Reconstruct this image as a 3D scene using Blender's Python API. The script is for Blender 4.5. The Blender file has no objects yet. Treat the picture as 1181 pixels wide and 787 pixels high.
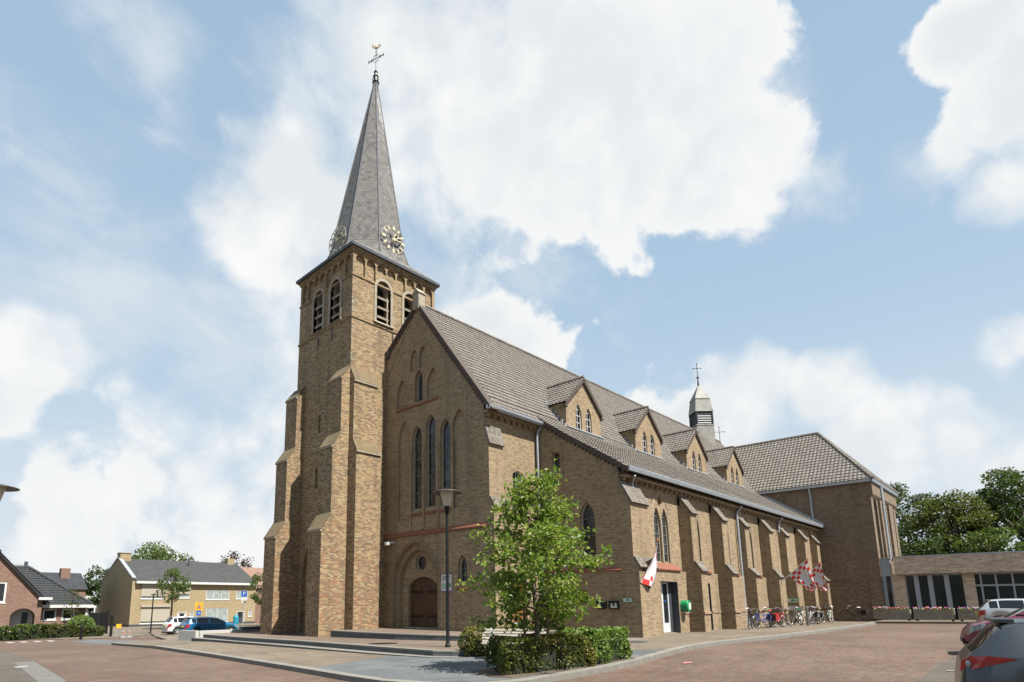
import bpy, math, random
from mathutils import Vector, Matrix, noise as mnoise
from mathutils.geometry import tessellate_polygon
S = bpy.context.scene
COL = S.collection
R = math.radians
V3 = Vector

# ------------------------------------------------------------------ camera
cd = bpy.data.cameras.new('camera'); cam = bpy.data.objects.new('camera', cd); COL.objects.link(cam)
F_PX, CX, CY = 682.3, 500.9, 573.1
YAW, PIT, ROL = R(46.23), R(9.99), R(-0.16)
cy_, sy_, cp_, sp_ = math.cos(YAW), math.sin(YAW), math.cos(PIT), math.sin(PIT)
fwd = V3((cy_*cp_, sy_*cp_, sp_)); rgt = V3((sy_, -cy_, 0)); upv = rgt.cross(fwd)
rg2 = rgt*math.cos(ROL)+upv*math.sin(ROL); up2 = upv*math.cos(ROL)-rgt*math.sin(ROL)
m = Matrix((rg2, up2, -fwd)).transposed().to_4x4(); m.translation = V3((0, 0, 1.6))
cam.matrix_world = m
cd.sensor_width = 36; cd.lens = F_PX/1181*36
cd.shift_x = (590.5-CX)/1181; cd.shift_y = (CY-393.5)/1181
cd.clip_start = .1; cd.clip_end = 5000
S.camera = cam

# ------------------------------------------------------------------ exposure
S.view_settings.view_transform = 'Standard'; S.view_settings.look = 'None'
S.view_settings.exposure = 1.1; S.view_settings.gamma = 1; S.view_settings.use_curve_mapping = False
S.cycles.max_bounces = 5

# ------------------------------------------------------------------ sun + sky
SUN_EL = R(58); SAZ = V3((.035, -1, 0)).normalized()
sdir = SAZ*math.cos(SUN_EL)+V3((0, 0, math.sin(SUN_EL)))
sl = bpy.data.lights.new('sun', 'SUN'); so = bpy.data.objects.new('sun', sl); COL.objects.link(so)
sl.energy = 5.0; sl.angle = R(.5); sl.color = (1, .95, .87)
so.rotation_euler = sdir.to_track_quat('Z', 'Y').to_euler()
W = bpy.data.worlds.new('World'); S.world = W; W.use_nodes = True
W.cycles.sampling_method = 'MANUAL'; W.cycles.sample_map_resolution = 512


class NT:
    """small node-tree helper"""
    def __init__(s, nt): s.nt = nt; s.nt.nodes.clear()
    def n(s, typ, **kw):
        nd = s.nt.nodes.new(typ)
        for k, v in kw.items():
            if k.startswith('i_'):
                nd.inputs[int(k[2:])].default_value = v
            else: setattr(nd, k, v)
        return nd
    def l(s, a, b): s.nt.links.new(a, b)
    def math(s, op, a, b=None, c=None, clamp=False):
        nd = s.nt.nodes.new('ShaderNodeMath'); nd.operation = op; nd.use_clamp = clamp
        for i, x in enumerate((a, b, c)):
            if x is None: continue
            if isinstance(x, (int, float)): nd.inputs[i].default_value = x
            else: s.l(x, nd.inputs[i])
        return nd.outputs[0]
    def vmath(s, op, a, b=None, scale=None):
        nd = s.nt.nodes.new('ShaderNodeVectorMath'); nd.operation = op
        for i, x in enumerate((a, b)):
            if x is None: continue
            if isinstance(x, (tuple, list, Vector)): nd.inputs[i].default_value = tuple(x)
            else: s.l(x, nd.inputs[i])
        if scale is not None:
            if isinstance(scale, (int, float)): nd.inputs[3].default_value = scale
            else: s.l(scale, nd.inputs[3])
        return nd
    def mix(s, f, a, b, typ='MIX'):
        nd = s.nt.nodes.new('ShaderNodeMix'); nd.data_type = 'RGBA'; nd.blend_type = typ
        for i, x in ((0, f), (6, a), (7, b)):
            if isinstance(x, (int, float)): nd.inputs[i].default_value = x
            elif isinstance(x, (tuple, list)): nd.inputs[i].default_value = (*x[:3], 1)
            else: s.l(x, nd.inputs[i])
        return nd.outputs[2]
    def ramp(s, fac, stops, interp='LINEAR'):
        nd = s.nt.nodes.new('ShaderNodeValToRGB'); cr = nd.color_ramp; cr.interpolation = interp
        while len(cr.elements) < len(stops): cr.elements.new(.5)
        for e, (p, c) in zip(cr.elements, stops):
            e.position = p; e.color = (*c, 1) if len(c) == 3 else c
        s.l(fac, nd.inputs[0]); return nd.outputs[0]
    def mrange(s, x, a, b, c=0., d=1., smooth=True):
        nd = s.nt.nodes.new('ShaderNodeMapRange'); nd.interpolation_type = 'SMOOTHSTEP' if smooth else 'LINEAR'
        s.l(x, nd.inputs[0])
        for i, v in enumerate((a, b, c, d)): nd.inputs[i+1].default_value = v
        return nd.outputs[0]
    def noise(s, vec, scale, detail=4., rough=.55, dist=0.):
        nd = s.nt.nodes.new('ShaderNodeTexNoise'); nd.inputs['Scale'].default_value = scale
        nd.inputs['Detail'].default_value = detail; nd.inputs['Roughness'].default_value = rough
        nd.inputs['Distortion'].default_value = dist
        if vec is not None: s.l(vec, nd.inputs['Vector'])
        return nd.outputs[0]


def pixdir(u, v):
    d = rg2*((u-CX)/F_PX)+up2*(-(v-CY)/F_PX)+fwd
    return d.normalized()


def build_sky():
    t = NT(W.node_tree)
    out = t.n('ShaderNodeOutputWorld'); bg = t.n('ShaderNodeBackground'); bg.inputs[1].default_value = 1.0
    t.l(bg.outputs[0], out.inputs[0])
    sky = t.n('ShaderNodeTexSky', sky_type='NISHITA', sun_disc=False)
    sky.sun_elevation = SUN_EL; sky.sun_rotation = math.atan2(SAZ.x, SAZ.y)
    sky.air_density = 1.0; sky.dust_density = 1.0; sky.ozone_density = 1.0
    base = t.vmath('SCALE', sky.outputs[0], scale=.10).outputs[0]
    base = t.mix(.60, base, (.33, .54, .80))
    tc = t.n('ShaderNodeTexCoord'); d = tc.outputs['Generated']
    sep = t.n('ShaderNodeSeparateXYZ'); t.l(d, sep.inputs[0]); z = sep.outputs[2]
    # pale summer haze, thicker towards the horizon
    hz = t.mrange(z, .0, .95, .88, .36)
    base = t.mix(hz, base, (.53, .69, .835))
    # cloud cover: masses laid out by direction, broken up with noise
    warp = t.n('ShaderNodeTexNoise'); warp.inputs['Scale'].default_value = 7; warp.inputs['Detail'].default_value = 5
    t.l(d, warp.inputs['Vector'])
    wv = t.vmath('SUBTRACT', warp.outputs[1], (.5, .5, .5)).outputs[0]
    dw = t.vmath('ADD', d, t.vmath('SCALE', wv, scale=.09).outputs[0]).outputs[0]
    def blobs(lst):
        acc = None
        for (u, v, r, k) in lst:
            c = pixdir(u, v); c2 = pixdir(u+r, v); rad = (c-c2).length
            ln = t.vmath('DISTANCE', dw, c).outputs['Value']
            x = t.math('MULTIPLY_ADD', ln, -k/rad, k)          # k at the middle, 0 at the rim
            acc = x if acc is None else t.math('MAXIMUM', acc, x)
        return acc
    main = [(520, 90, 175, 1), (430, 60, 95, 1), (640, 30, 190, 1), (690, 120, 190, 1), (800, 90, 120, 1), (830, 180, 105, .9),
            (700, 215, 95, .9), (590, 190, 110, .9), (335, 195, 70, 1.7), (295, 262, 72, 1.7), (360, 250, 90, 1.7), (330, 315, 62, 1.4), (400, 330, 80, 1.2),
            (20, 400, 75, 1), (-30, 440, 100, 1), (45, 440, 55, 1), (870, 440, 62, 1.7), (940, 447, 70, 1.7), (830, 480, 85, 1.5), (1000, 505, 100, 1.5),
            (1090, 510, 80, 1), (1160, 530, 90, 1), (770, 480, 50, .8), (1115, 50, 72, 1.5), (1190, 30, 110, 1.5), (1175, 110, 95, 1.4),
            (1110, 180, 50, .8), (1175, 210, 75, .9), (1240, 180, 90, 1), (1165, 405, 42, .8), (1200, 380, 50, .9), (600, 395, 50, 1.2), (560, 370, 45, 1.1),
            (545, 365, 50, .7), (320, 520, 70, .6), (370, 470, 60, .6), (170, 525, 55, .4), (240, 590, 90, .35), (110, 610, 100, .3),
            (-200, 200, 160, 1), (1500, 300, 260, 1), (500, -400, 300, 1)]
    m1 = blobs(main)
    nz = t.noise(d, 8, 12, .64, .25)
    nzb = t.noise(d, 2.6, 3, .5)
    vo = t.n('ShaderNodeTexVoronoi', feature='SMOOTH_F1'); vo.inputs['Scale'].default_value = 11; vo.inputs['Smoothness'].default_value = .35
    vo.inputs['Detail'].default_value = 1; vo.inputs['Roughness'].default_value = .55; t.l(dw, vo.inputs['Vector'])
    lump = t.math('MULTIPLY_ADD', vo.outputs['Distance'], -1.0, .42)
    f1 = t.math('ADD', t.math('ADD', m1, t.math('MULTIPLY_ADD', nz, 1.7, -.42)), t.math('MULTIPLY', lump, .75))
    soft = t.mrange(t.noise(d, 1.9, 2, .5), .38, .62, .26, 1.05)      # some rims crisp, some feathered
    fm = t.n('ShaderNodeMapRange'); fm.interpolation_type = 'SMOOTHSTEP'; t.l(f1, fm.inputs[0]); fm.inputs[1].default_value = .0; t.l(soft, fm.inputs[2])
    mask1 = fm.outputs[0]
    # thin high veil
    thin = [(170, 70, 75, 1), (190, 130, 50, .8), (120, 20, 50, .7), (120, 330, 200, .9), (260, 390, 170, .9), (350, 420, 140, .9), (60, 280, 150, .7),
            (600, 300, 120, .7), (480, 320, 110, .7), (200, 600, 260, .9), (420, 100, 130, .9), (870, 140, 110, .8), (1060, 195, 60, .5),
            (700, 520, 200, .6), (1000, 600, 300, .9), (350, 120, 90, .8), (930, 200, 60, .6)]
    m2 = blobs(thin)
    mp = t.n('ShaderNodeMapping'); t.l(d, mp.inputs[0]); mp.inputs['Rotation'].default_value = (0, R(35), R(20)); mp.inputs['Scale'].default_value = (1, 2.6, 2)
    nz2 = t.noise(mp.outputs[0], 6, 8, .62, .5)
    f2 = t.math('ADD', m2, t.math('MULTIPLY_ADD', nz2, 1.9, -1.0))
    mask2 = t.mrange(f2, -.1, 1.1, 0, .80)
    low = t.mrange(z, .0, .46, .85, .0)
    mask2 = t.math('MAXIMUM', mask2, low)
    # body brightness of the clouds: bright tops, greyer undersides and hollows
    nz3 = t.noise(dw, 4.2, 7, .6)
    dz_ = t.noise(t.vmath('ADD', d, (.0, .0, .045)).outputs[0], 7, 4, .6, .25)      # lit from above: compare with the puff just higher up
    puff = t.math('ADD', t.math('SUBTRACT', nz, dz_), t.math('MULTIPLY', lump, .35))
    sh = t.math('ADD', t.math('ADD', t.math('MULTIPLY', nz3, .62), t.math('MULTIPLY', nzb, .38)), t.math('MULTIPLY', puff, .55))
    ccol = t.ramp(sh, [(.34, (.76, .80, .83)), (.46, (.86, .885, .90)), (.56, (.935, .945, .945)), (.68, (.985, .985, .98))])
    dense = t.mrange(f1, .1, .9)
    ccol = t.mix(t.math('SUBTRACT', 1., t.math('MULTIPLY', dense, .75)), ccol, (.93, .94, .94))
    col = t.mix(mask2, base, (.74, .80, .85))
    col = t.mix(mask1, col, ccol)
    # below the horizon the dome is plain dull ground light
    gm = t.mrange(z, -.06, -.005)
    col = t.mix(gm, (.16, .14, .12), col)
    t.l(t.vmath('SCALE', col, scale=1/2.14).outputs[0], bg.inputs[0])


build_sky()


# ------------------------------------------------------------------ mesh helpers
LOC = {}


class MB:
    def __init__(s): s.v = []; s.f = []; s.mi = []; s.m = 0
    def add(s, vs, fs):
        b = len(s.v); s.v += [tuple(p) for p in vs]
        for f in fs: s.f.append([b+i for i in f]); s.mi.append(s.m)
    def poly(s, pts, flip=False):
        s.add(pts, [list(range(len(pts)))[::-1] if flip else list(range(len(pts)))])
    def tess(s, loops, mapf, nrm=None):
        l3 = [[V3((p[0], p[1], 0)) for p in lp] for lp in loops]
        tr = tessellate_polygon(l3); flat = [p for lp in loops for p in lp]; pts = [V3(mapf(*p)) for p in flat]
        fs = []
        for a, b, c in tr:
            n = (pts[b]-pts[a]).cross(pts[c]-pts[a])
            if n.length < 1e-9: continue
            fs.append([a, b, c] if nrm is None or n.dot(nrm) > 0 else [a, c, b])
        s.add(pts, fs)
    def box(s, x0, y0, z0, x1, y1, z1):
        x0, x1 = min(x0, x1), max(x0, x1); y0, y1 = min(y0, y1), max(y0, y1); z0, z1 = min(z0, z1), max(z0, z1)
        s.add([(x0, y0, z0), (x1, y0, z0), (x1, y1, z0), (x0, y1, z0), (x0, y0, z1), (x1, y0, z1), (x1, y1, z1), (x0, y1, z1)],
              [[0, 3, 2, 1], [4, 5, 6, 7], [0, 1, 5, 4], [1, 2, 6, 5], [2, 3, 7, 6], [3, 0, 4, 7]])
    def obox(s, c, ax, ay, az, hx, hy, hz):
        c = V3(c); ax, ay, az = V3(ax), V3(ay), V3(az); p = []
        for dz in (-1, 1):
            for dx, dy in ((-1, -1), (1, -1), (1, 1), (-1, 1)): p.append(c+ax*hx*dx+ay*hy*dy+az*hz*dz)
        s.add(p, [[0, 3, 2, 1], [4, 5, 6, 7], [0, 1, 5, 4], [1, 2, 6, 5], [2, 3, 7, 6], [3, 0, 4, 7]])
    def prism(s, pts, vec):
        n = len(pts); pts = [V3(p) for p in pts]; vec = V3(vec)
        nn = V3((0, 0, 0))
        for i in range(n): nn += pts[i].cross(pts[(i+1) % n])
        if nn.dot(vec) > 0: pts = pts[::-1]
        q = [p+vec for p in pts]
        s.add(pts+q, [list(range(n)), list(range(2*n-1, n-1, -1))]+[[(i+1) % n, i, n+i, n+(i+1) % n] for i in range(n)])
    def tube(s, p0, p1, r0, r1=None, n=8, caps=True):
        r1 = r0 if r1 is None else r1; p0, p1 = V3(p0), V3(p1); d = (p1-p0)
        if d.length < 1e-6: return
        d.normalize(); a = d.orthogonal().normalized(); b = d.cross(a)
        A = [p0+(a*math.cos(2*math.pi*i/n)+b*math.sin(2*math.pi*i/n))*r0 for i in range(n)]
        B = [p1+(a*math.cos(2*math.pi*i/n)+b*math.sin(2*math.pi*i/n))*r1 for i in range(n)]
        fs = [[i, (i+1) % n, n+(i+1) % n, n+i] for i in range(n)]
        if caps: fs += [list(range(n-1, -1, -1)), list(range(n, 2*n))]
        s.add(A+B, fs)
    def path(s, pts, r, n=8):
        rr = r if isinstance(r, (list, tuple)) else [r]*len(pts)
        pts = [V3(p) for p in pts]; rings = []; a = None
        for i, p in enumerate(pts):
            d = (pts[min(i+1, len(pts)-1)]-pts[max(i-1, 0)]).normalized()
            if a is None: a = d.orthogonal().normalized()
            else: a = (a-d*a.dot(d)).normalized()
            b = d.cross(a); rings.append([p+(a*math.cos(2*math.pi*k/n)+b*math.sin(2*math.pi*k/n))*rr[i] for k in range(n)])
        vs = [q for rg in rings for q in rg]; fs = []
        for i in range(len(pts)-1):
            for k in range(n): fs.append([i*n+k, i*n+(k+1) % n, (i+1)*n+(k+1) % n, (i+1)*n+k])
        fs += [list(range(n-1, -1, -1)), [(len(pts)-1)*n+k for k in range(n)]]
        s.add(vs, fs)
    def lathe(s, prof, c, n=16, axis='z'):
        c = V3(c); vs = []
        for r, z in prof:
            for k in range(n):
                a = 2*math.pi*k/n; x, y = r*math.cos(a), r*math.sin(a)
                vs.append(c+(V3((x, y, z)) if axis == 'z' else V3((x, z, y)) if axis == 'y' else V3((z, x, y))))
        fs = []
        for i in range(len(prof)-1):
            for k in range(n): fs.append([i*n+k, i*n+(k+1) % n, (i+1)*n+(k+1) % n, (i+1)*n+k])
        s.add(vs, fs)
    def ball(s, c, r, n=10, sq=(1, 1, 1)):
        pr = [(max(1e-4, r*math.sin(math.pi*i/n)), -r*math.cos(math.pi*i/n)) for i in range(n+1)]
        b = len(s.v); s.lathe(pr, (0, 0, 0), n*2)
        for i in range(b, len(s.v)):
            x, y, z = s.v[i]; s.v[i] = (c[0]+x*sq[0], c[1]+y*sq[1], c[2]+z*sq[2])
    def torus(s, c, R0, r, n=20, k=6, axis='y', a0=0, a1=2*math.pi):
        c = V3(c); vs = []; full = abs(a1-a0-2*math.pi) < 1e-6; N = n if full else n+1
        for i in range(N):
            a = a0+(a1-a0)*i/n
            for j in range(k):
                b = 2*math.pi*j/k; q = R0+r*math.cos(b); h = r*math.sin(b)
                x, y = q*math.cos(a), q*math.sin(a)
                vs.append(c+(V3((x, h, y)) if axis == 'y' else V3((x, y, h)) if axis == 'z' else V3((h, x, y))))
        fs = []
        for i in range(n):
            for j in range(k): fs.append([i*k+j, i*k+(j+1) % k, ((i+1) % N)*k+(j+1) % k, ((i+1) % N)*k+j])
        s.add(vs, fs)


def build(name, mb, mats, parent=None, smooth=False, local=False, uv=True):
    me = bpy.data.meshes.new(name)
    off = V3((0, 0, 0)) if (parent is None or local) else LOC.get(parent.name, V3((0, 0, 0)))
    vs = mb.v if off.length == 0 else [(p[0]-off.x, p[1]-off.y, p[2]-off.z) for p in mb.v]
    me.from_pydata(vs, [], mb.f); me.update()
    if not isinstance(mats, (list, tuple)): mats = [mats]
    for mm in mats: me.materials.append(mm)
    if len(mats) > 1: me.polygons.foreach_set('material_index', mb.mi)
    if smooth: me.polygons.foreach_set('use_smooth', [True]*len(me.polygons))
    if uv and len(me.polygons) < 60000:
        ul = me.uv_layers.new(name='UVMap').data; W0 = mb.v
        for p in me.polygons:
            n = p.normal
            if abs(n.z) > .92:
                for li in p.loop_indices:
                    q = W0[me.loops[li].vertex_index]; ul[li].uv = (q[0], q[1])
            else:
                h = math.hypot(n.x, n.y); tx, ty = -n.y/h, n.x/h
                sx, sy, sz = -n.x*n.z/h, -n.y*n.z/h, h
                for li in p.loop_indices:
                    q = W0[me.loops[li].vertex_index]
                    ul[li].uv = (q[0]*tx+q[1]*ty, q[0]*sx+q[1]*sy+q[2]*sz)
    o = bpy.data.objects.new(name, me); COL.objects.link(o)
    LOC[o.name] = off
    if parent is not None: o.parent = parent
    return o


def thing(name, label, cat, loc, group=None, rz=0):
    o = bpy.data.objects.new(name, None); COL.objects.link(o); o.location = loc; o.rotation_euler = (0, 0, rz)
    o.empty_display_size = .3
    o['label'] = label; o['category'] = cat
    if group: o['group'] = group
    LOC[o.name] = V3(loc); return o


def tag(o, label, cat, group=None):
    o['label'] = label; o['category'] = cat
    if group: o['group'] = group
    return o


def struct(o): o['kind'] = 'structure'; return o


def dup(root, loc, rz, label=None):
    r = root.copy(); COL.objects.link(r); r.location = loc; r.rotation_euler = (0, 0, rz)
    if label: r['label'] = label
    for ch in list(root.children):
        c = ch.copy(); COL.objects.link(c); c.parent = r
        for g in list(ch.children):
            d = g.copy(); COL.objects.link(d); d.parent = c
    return r


# ------------------------------------------------------------------ materials
MATS = {}
KA = .82      # albedo trim that goes with the exposure


def ka(c): return tuple(x*KA for x in c[:3])


def new_mat(name):
    mt = bpy.data.materials.new(name); mt.use_nodes = True; t = NT(mt.node_tree)
    o = t.n('ShaderNodeOutputMaterial'); b = t.n('ShaderNodeBsdfPrincipled'); t.l(b.outputs[0], o.inputs[0])
    return mt, t, b


def plain(name, col, rough=.6, metal=0., var=.12, scale=4., spec=.5, coat=0., emit=None, bump=0.):
    if name in MATS: return MATS[name]
    mt, t, b = new_mat(name); col = ka(col)
    tc = t.n('ShaderNodeTexCoord')
    nz = t.noise(tc.outputs['Object'], scale, 5)
    lo = tuple(c*(1-var) for c in col); hi = tuple(min(1, c*(1+var)) for c in col)
    c = t.ramp(nz, [(.3, lo), (.7, hi)])
    t.l(c, b.inputs['Base Color']); b.inputs['Roughness'].default_value = rough; b.inputs['Metallic'].default_value = metal
    b.inputs['Specular IOR Level'].default_value = spec
    if coat: b.inputs['Coat Weight'].default_value = coat; b.inputs['Coat Roughness'].default_value = .06
    if bump:
        bp = t.n('ShaderNodeBump'); bp.inputs['Strength'].default_value = .5; bp.inputs['Distance'].default_value = bump
        t.l(nz, bp.inputs['Height']); t.l(bp.outputs[0], b.inputs['Normal'])
    MATS[name] = mt; return mt


def brick(name, palette, mortar, bw=.215, bh=.066, mw=.011, dirt=.25, dirtcol=(.10, .085, .06), zfade=None, herring=False, bump=.006, bigscale=.35, moss=0., rough=.88, drift=0.):
    mt, t, b = new_mat(name); palette = [ka(p) for p in palette]; mortar = ka(mortar); dirtcol = ka(dirtcol)
    if zfade: zfade = (zfade[0], zfade[1], ka(zfade[2]), zfade[3])
    uvn = t.n('ShaderNodeUVMap'); sp = t.n('ShaderNodeSeparateXYZ'); t.l(uvn.outputs[0], sp.inputs[0])
    u, v = sp.outputs[0], sp.outputs[1]
    rv = t.math('DIVIDE', v, bh); row = t.math('FLOOR', rv)
    # irregular bond: every course gets its own offset
    wr = t.n('ShaderNodeTexWhiteNoise', noise_dimensions='1D'); t.l(row, wr.inputs['W'])
    off = t.math('ADD', t.math('MULTIPLY', t.math('MODULO', row, 2.), .5), t.math('MULTIPLY', wr.outputs[0], .12))
    ru = t.math('ADD', t.math('DIVIDE', u, bw), off); colu = t.math('FLOOR', ru)
    cell = t.n('ShaderNodeCombineXYZ'); t.l(colu, cell.inputs[0]); t.l(row, cell.inputs[1])
    wn = t.n('ShaderNodeTexWhiteNoise', noise_dimensions='3D'); t.l(cell.outputs[0], wn.inputs['Vector'])
    n = len(palette)
    c = t.ramp(wn.outputs[0], [((i+.5)/n, p) for i, p in enumerate(palette)], 'LINEAR')
    geo = t.n('ShaderNodeTexCoord'); P = geo.outputs['Object']
    # big tonal drifts between batches of brick
    bigs = t.noise(P, bigscale, 4, .6)
    c = t.mix(t.mrange(bigs, .35, .7, 0, .55), c, t.mix(.5, c, palette[n//2]))
    if zfade:   # (z0,z1,colour shift): lower courses of another brick, ragged edge
        z0, z1, tint, amt = zfade
        sz = t.n('ShaderNodeSeparateXYZ'); gp = t.n('ShaderNodeNewGeometry'); t.l(gp.outputs['Position'], sz.inputs[0])
        zz = t.math('ADD', sz.outputs[2], t.math('MULTIPLY_ADD', bigs, 5., -2.5))
        k = t.mrange(zz, z0, z1, amt, 0)
        wn2 = t.n('ShaderNodeTexWhiteNoise', noise_dimensions='3D'); t.l(t.vmath('ADD', cell.outputs[0], (31.7, 9.1, 4)).outputs[0], wn2.inputs['Vector'])
        kk = t.math('LESS_THAN', wn2.outputs[0], k)
        c = t.mix(kk, c, t.mix(wn.outputs[0], tint, tuple(x*.55 for x in tint)))
    fu = t.math('FRACT', ru); fv = t.math('FRACT', rv)
    e1 = t.math('MINIMUM', fu, t.math('SUBTRACT', 1., fu)); e1 = t.math('MULTIPLY', e1, bw)
    e2 = t.math('MINIMUM', fv, t.math('SUBTRACT', 1., fv)); e2 = t.math('MULTIPLY', e2, bh)
    e = t.math('MINIMUM', e1, e2)
    br = t.mrange(e, mw*.35, mw*.75)
    mvar = t.noise(P, 2.3, 4)
    mcol = t.ramp(mvar, [(.3, tuple(x*.75 for x in mortar)), (.7, mortar)])
    c = t.mix(br, mcol, c)
    dn = t.noise(P, 1.1, 8, .65)
    c = t.mix(t.mrange(dn, .50, .78, 0, dirt), c, dirtcol)
    if moss:
        gp2 = t.noise(P, .8, 6, .6)
        c = t.mix(t.mrange(gp2, .52, .75, 0, moss), c, (.10, .095, .035))
    smp = t.n('ShaderNodeMapping'); t.l(P, smp.inputs[0]); smp.inputs['Scale'].default_value = (1.6, 1.6, .10)
    st = t.noise(smp.outputs[0], 1., 6, .62)
    c = t.mix(t.mrange(st, .48, .72, 0, dirt*1.5), c, dirtcol)
    fine = t.noise(P, 60, 2)
    c = t.mix(t.mrange(fine, .2, .8, 0, .3), c, t.mix(.5, c, (.03, .025, .02)))
    if drift:
        d1 = t.noise(P, .16, 5, .6); d2 = t.noise(P, .9, 6, .65)
        k = t.math('ADD', t.mrange(d1, .3, .7, 1-drift, 1+drift), t.mrange(d2, .3, .7, -drift*.7, drift*.7))
        c = t.vmath('SCALE', c, scale=k).outputs[0]
        pv = t.n('ShaderNodeTexVoronoi'); pv.inputs['Scale'].default_value = .22; t.l(P, pv.inputs['Vector'])     # relaid patches
        ps = t.n('ShaderNodeSeparateColor'); t.l(pv.outputs['Color'], ps.inputs[0])
        c = t.mix(t.math('MULTIPLY', t.math('GREATER_THAN', ps.outputs[0], .8), .35), c, t.mix(.5, c, tuple(x*.55 for x in palette[0])))
        oil = t.noise(P, 2.6, 3, .4); c = t.mix(t.mrange(oil, .70, .78, 0, .4), c, (.03, .028, .026))
    t.l(c, b.inputs['Base Color']); b.inputs['Roughness'].default_value = rough; b.inputs['Specular IOR Level'].default_value = .25
    bp = t.n('ShaderNodeBump'); bp.inputs['Strength'].default_value = .7; bp.inputs['Distance'].default_value = bump
    hgt = t.math('ADD', br, t.math('MULTIPLY', fine, .35)); t.l(hgt, bp.inputs['Height']); t.l(bp.outputs[0], b.inputs['Normal'])
    MATS[name] = mt; return mt


def tilemat(name, palette, tw=.25, rh=.34, rough=.75, lichen=(.24, .225, .17), la=.25):
    """fired clay tile: a colour of its own for every tile, lichen blotches"""
    mt, t, b = new_mat(name); palette = [ka(p) for p in palette]; lichen = ka(lichen)
    uvn = t.n('ShaderNodeUVMap'); sp = t.n('ShaderNodeSeparateXYZ'); t.l(uvn.outputs[0], sp.inputs[0])
    cu = t.math('FLOOR', t.math('DIVIDE', sp.outputs[0], tw)); cv = t.math('FLOOR', t.math('DIVIDE', sp.outputs[1], rh))
    cell = t.n('ShaderNodeCombineXYZ'); t.l(cu, cell.inputs[0]); t.l(cv, cell.inputs[1])
    wn = t.n('ShaderNodeTexWhiteNoise', noise_dimensions='3D'); t.l(cell.outputs[0], wn.inputs['Vector'])
    n = len(palette); c = t.ramp(wn.outputs[0], [((i+.5)/n, p) for i, p in enumerate(palette)])
    tc = t.n('ShaderNodeTexCoord'); nz = t.noise(tc.outputs['Object'], .9, 8, .65)
    c = t.mix(t.mrange(nz, .48, .75, 0, la), c, lichen)
    n2 = t.noise(tc.outputs['Object'], 25, 3); c = t.mix(t.mrange(n2, .3, .8, 0, .25), c, (.05, .045, .04))
    t.l(c, b.inputs['Base Color']); b.inputs['Roughness'].default_value = rough; b.inputs['Specular IOR Level'].default_value = .3
    MATS[name] = mt; return mt


def leafmat(name, cols, trans=.35):
    if name in MATS: return MATS[name]
    mt, t, b = new_mat(name); nt = t.nt; cols = [tuple(x*.9 for x in c) for c in cols]
    at = t.n('ShaderNodeAttribute', attribute_name='leaf')
    c = t.ramp(at.outputs['Fac'], [((i+.3)/len(cols), x) for i, x in enumerate(cols)])
    t.l(c, b.inputs['Base Color']); b.inputs['Roughness'].default_value = .45; b.inputs['Specular IOR Level'].default_value = .35
    tr = t.n('ShaderNodeBsdfTranslucent'); t.l(t.mix(.5, c, (.20, .28, .02)), tr.inputs[0])
    mx = t.n('ShaderNodeMixShader'); mx.inputs[0].default_value = trans; t.l(b.outputs[0], mx.inputs[1]); t.l(tr.outputs[0], mx.inputs[2])
    out = [x for x in nt.nodes if x.type == 'OUTPUT_MATERIAL'][0]; t.l(mx.outputs[0], out.inputs[0])
    MATS[name] = mt; return mt


# brick families
BR_TOWER = brick('tower_brick', [(0.319, 0.214, 0.107), (0.418, 0.305, 0.155), (0.264, 0.166, 0.085), (0.121, 0.096, 0.063), (0.374, 0.262, 0.131), (0.462, 0.358, 0.194), (0.363, 0.198, 0.089), (0.165, 0.123, 0.078)], (.42, .36, .27), bw=.205, bh=.072, dirt=.30,
                 zfade=(1.5, 7.5, (.36, .18, .09), .34), moss=.10)
BR_BUTT = brick('tower_buttress_brick', [(0.319, 0.212, 0.107), (0.418, 0.302, 0.155), (0.264, 0.164, 0.085), (0.121, 0.095, 0.066), (0.380, 0.260, 0.131), (0.462, 0.355, 0.194), (0.363, 0.185, 0.085), (0.165, 0.122, 0.078)], (.40, .34, .26), bw=.205, bh=.072, dirt=.30,
                zfade=(1.5, 7.5, (.36, .18, .09), .34), moss=.20)
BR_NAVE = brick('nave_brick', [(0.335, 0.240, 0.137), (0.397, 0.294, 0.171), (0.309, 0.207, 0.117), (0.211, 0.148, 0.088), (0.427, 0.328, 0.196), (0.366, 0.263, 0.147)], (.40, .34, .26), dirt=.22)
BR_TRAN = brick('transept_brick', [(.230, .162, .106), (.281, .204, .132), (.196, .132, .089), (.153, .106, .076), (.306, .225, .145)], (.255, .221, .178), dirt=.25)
BR_FLAT = brick('hall_brick', [(.607, .463, .340), (.750, .607, .463), (.535, .394, .286), (.678, .535, .410), (.463, .340, .251)], (.804, .714, .607), bw=.30, bh=.10, dirt=.2)
BR_YEL = brick('yellow_brick', [(.375, .285, .150), (.420, .330, .188), (.345, .255, .135), (.450, .360, .210)], (.375, .338, .262), bh=.07, dirt=.08)
BR_RED = brick('red_house_brick', [(.240, .128, .088), (.288, .160, .112), (.200, .104, .080), (.320, .200, .144)], (.304, .264, .224), bh=.07, dirt=.1)
PV_ROAD = brick('road_brick_paving', [(.145, .088, .062), (.165, .106, .076), (.122, .083, .064), (.175, .125, .095), (.126, .100, .083), (.17, .092, .060), (.108, .078, .064)], (.098, .079, .063), bw=.20, bh=.10, mw=.008, dirt=.18, dirtcol=(.075, .06, .05), drift=.16, bump=.003, bigscale=.2)
PV_TAN = brick('pavement_paving', [(.179, .146, .108), (.205, .170, .127), (.162, .130, .097), (.194, .157, .114)], (.146, .125, .097), bw=.30, bh=.30, mw=.008, dirt=.2, dirtcol=(.09, .075, .055), drift=.16, bump=.002)
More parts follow.
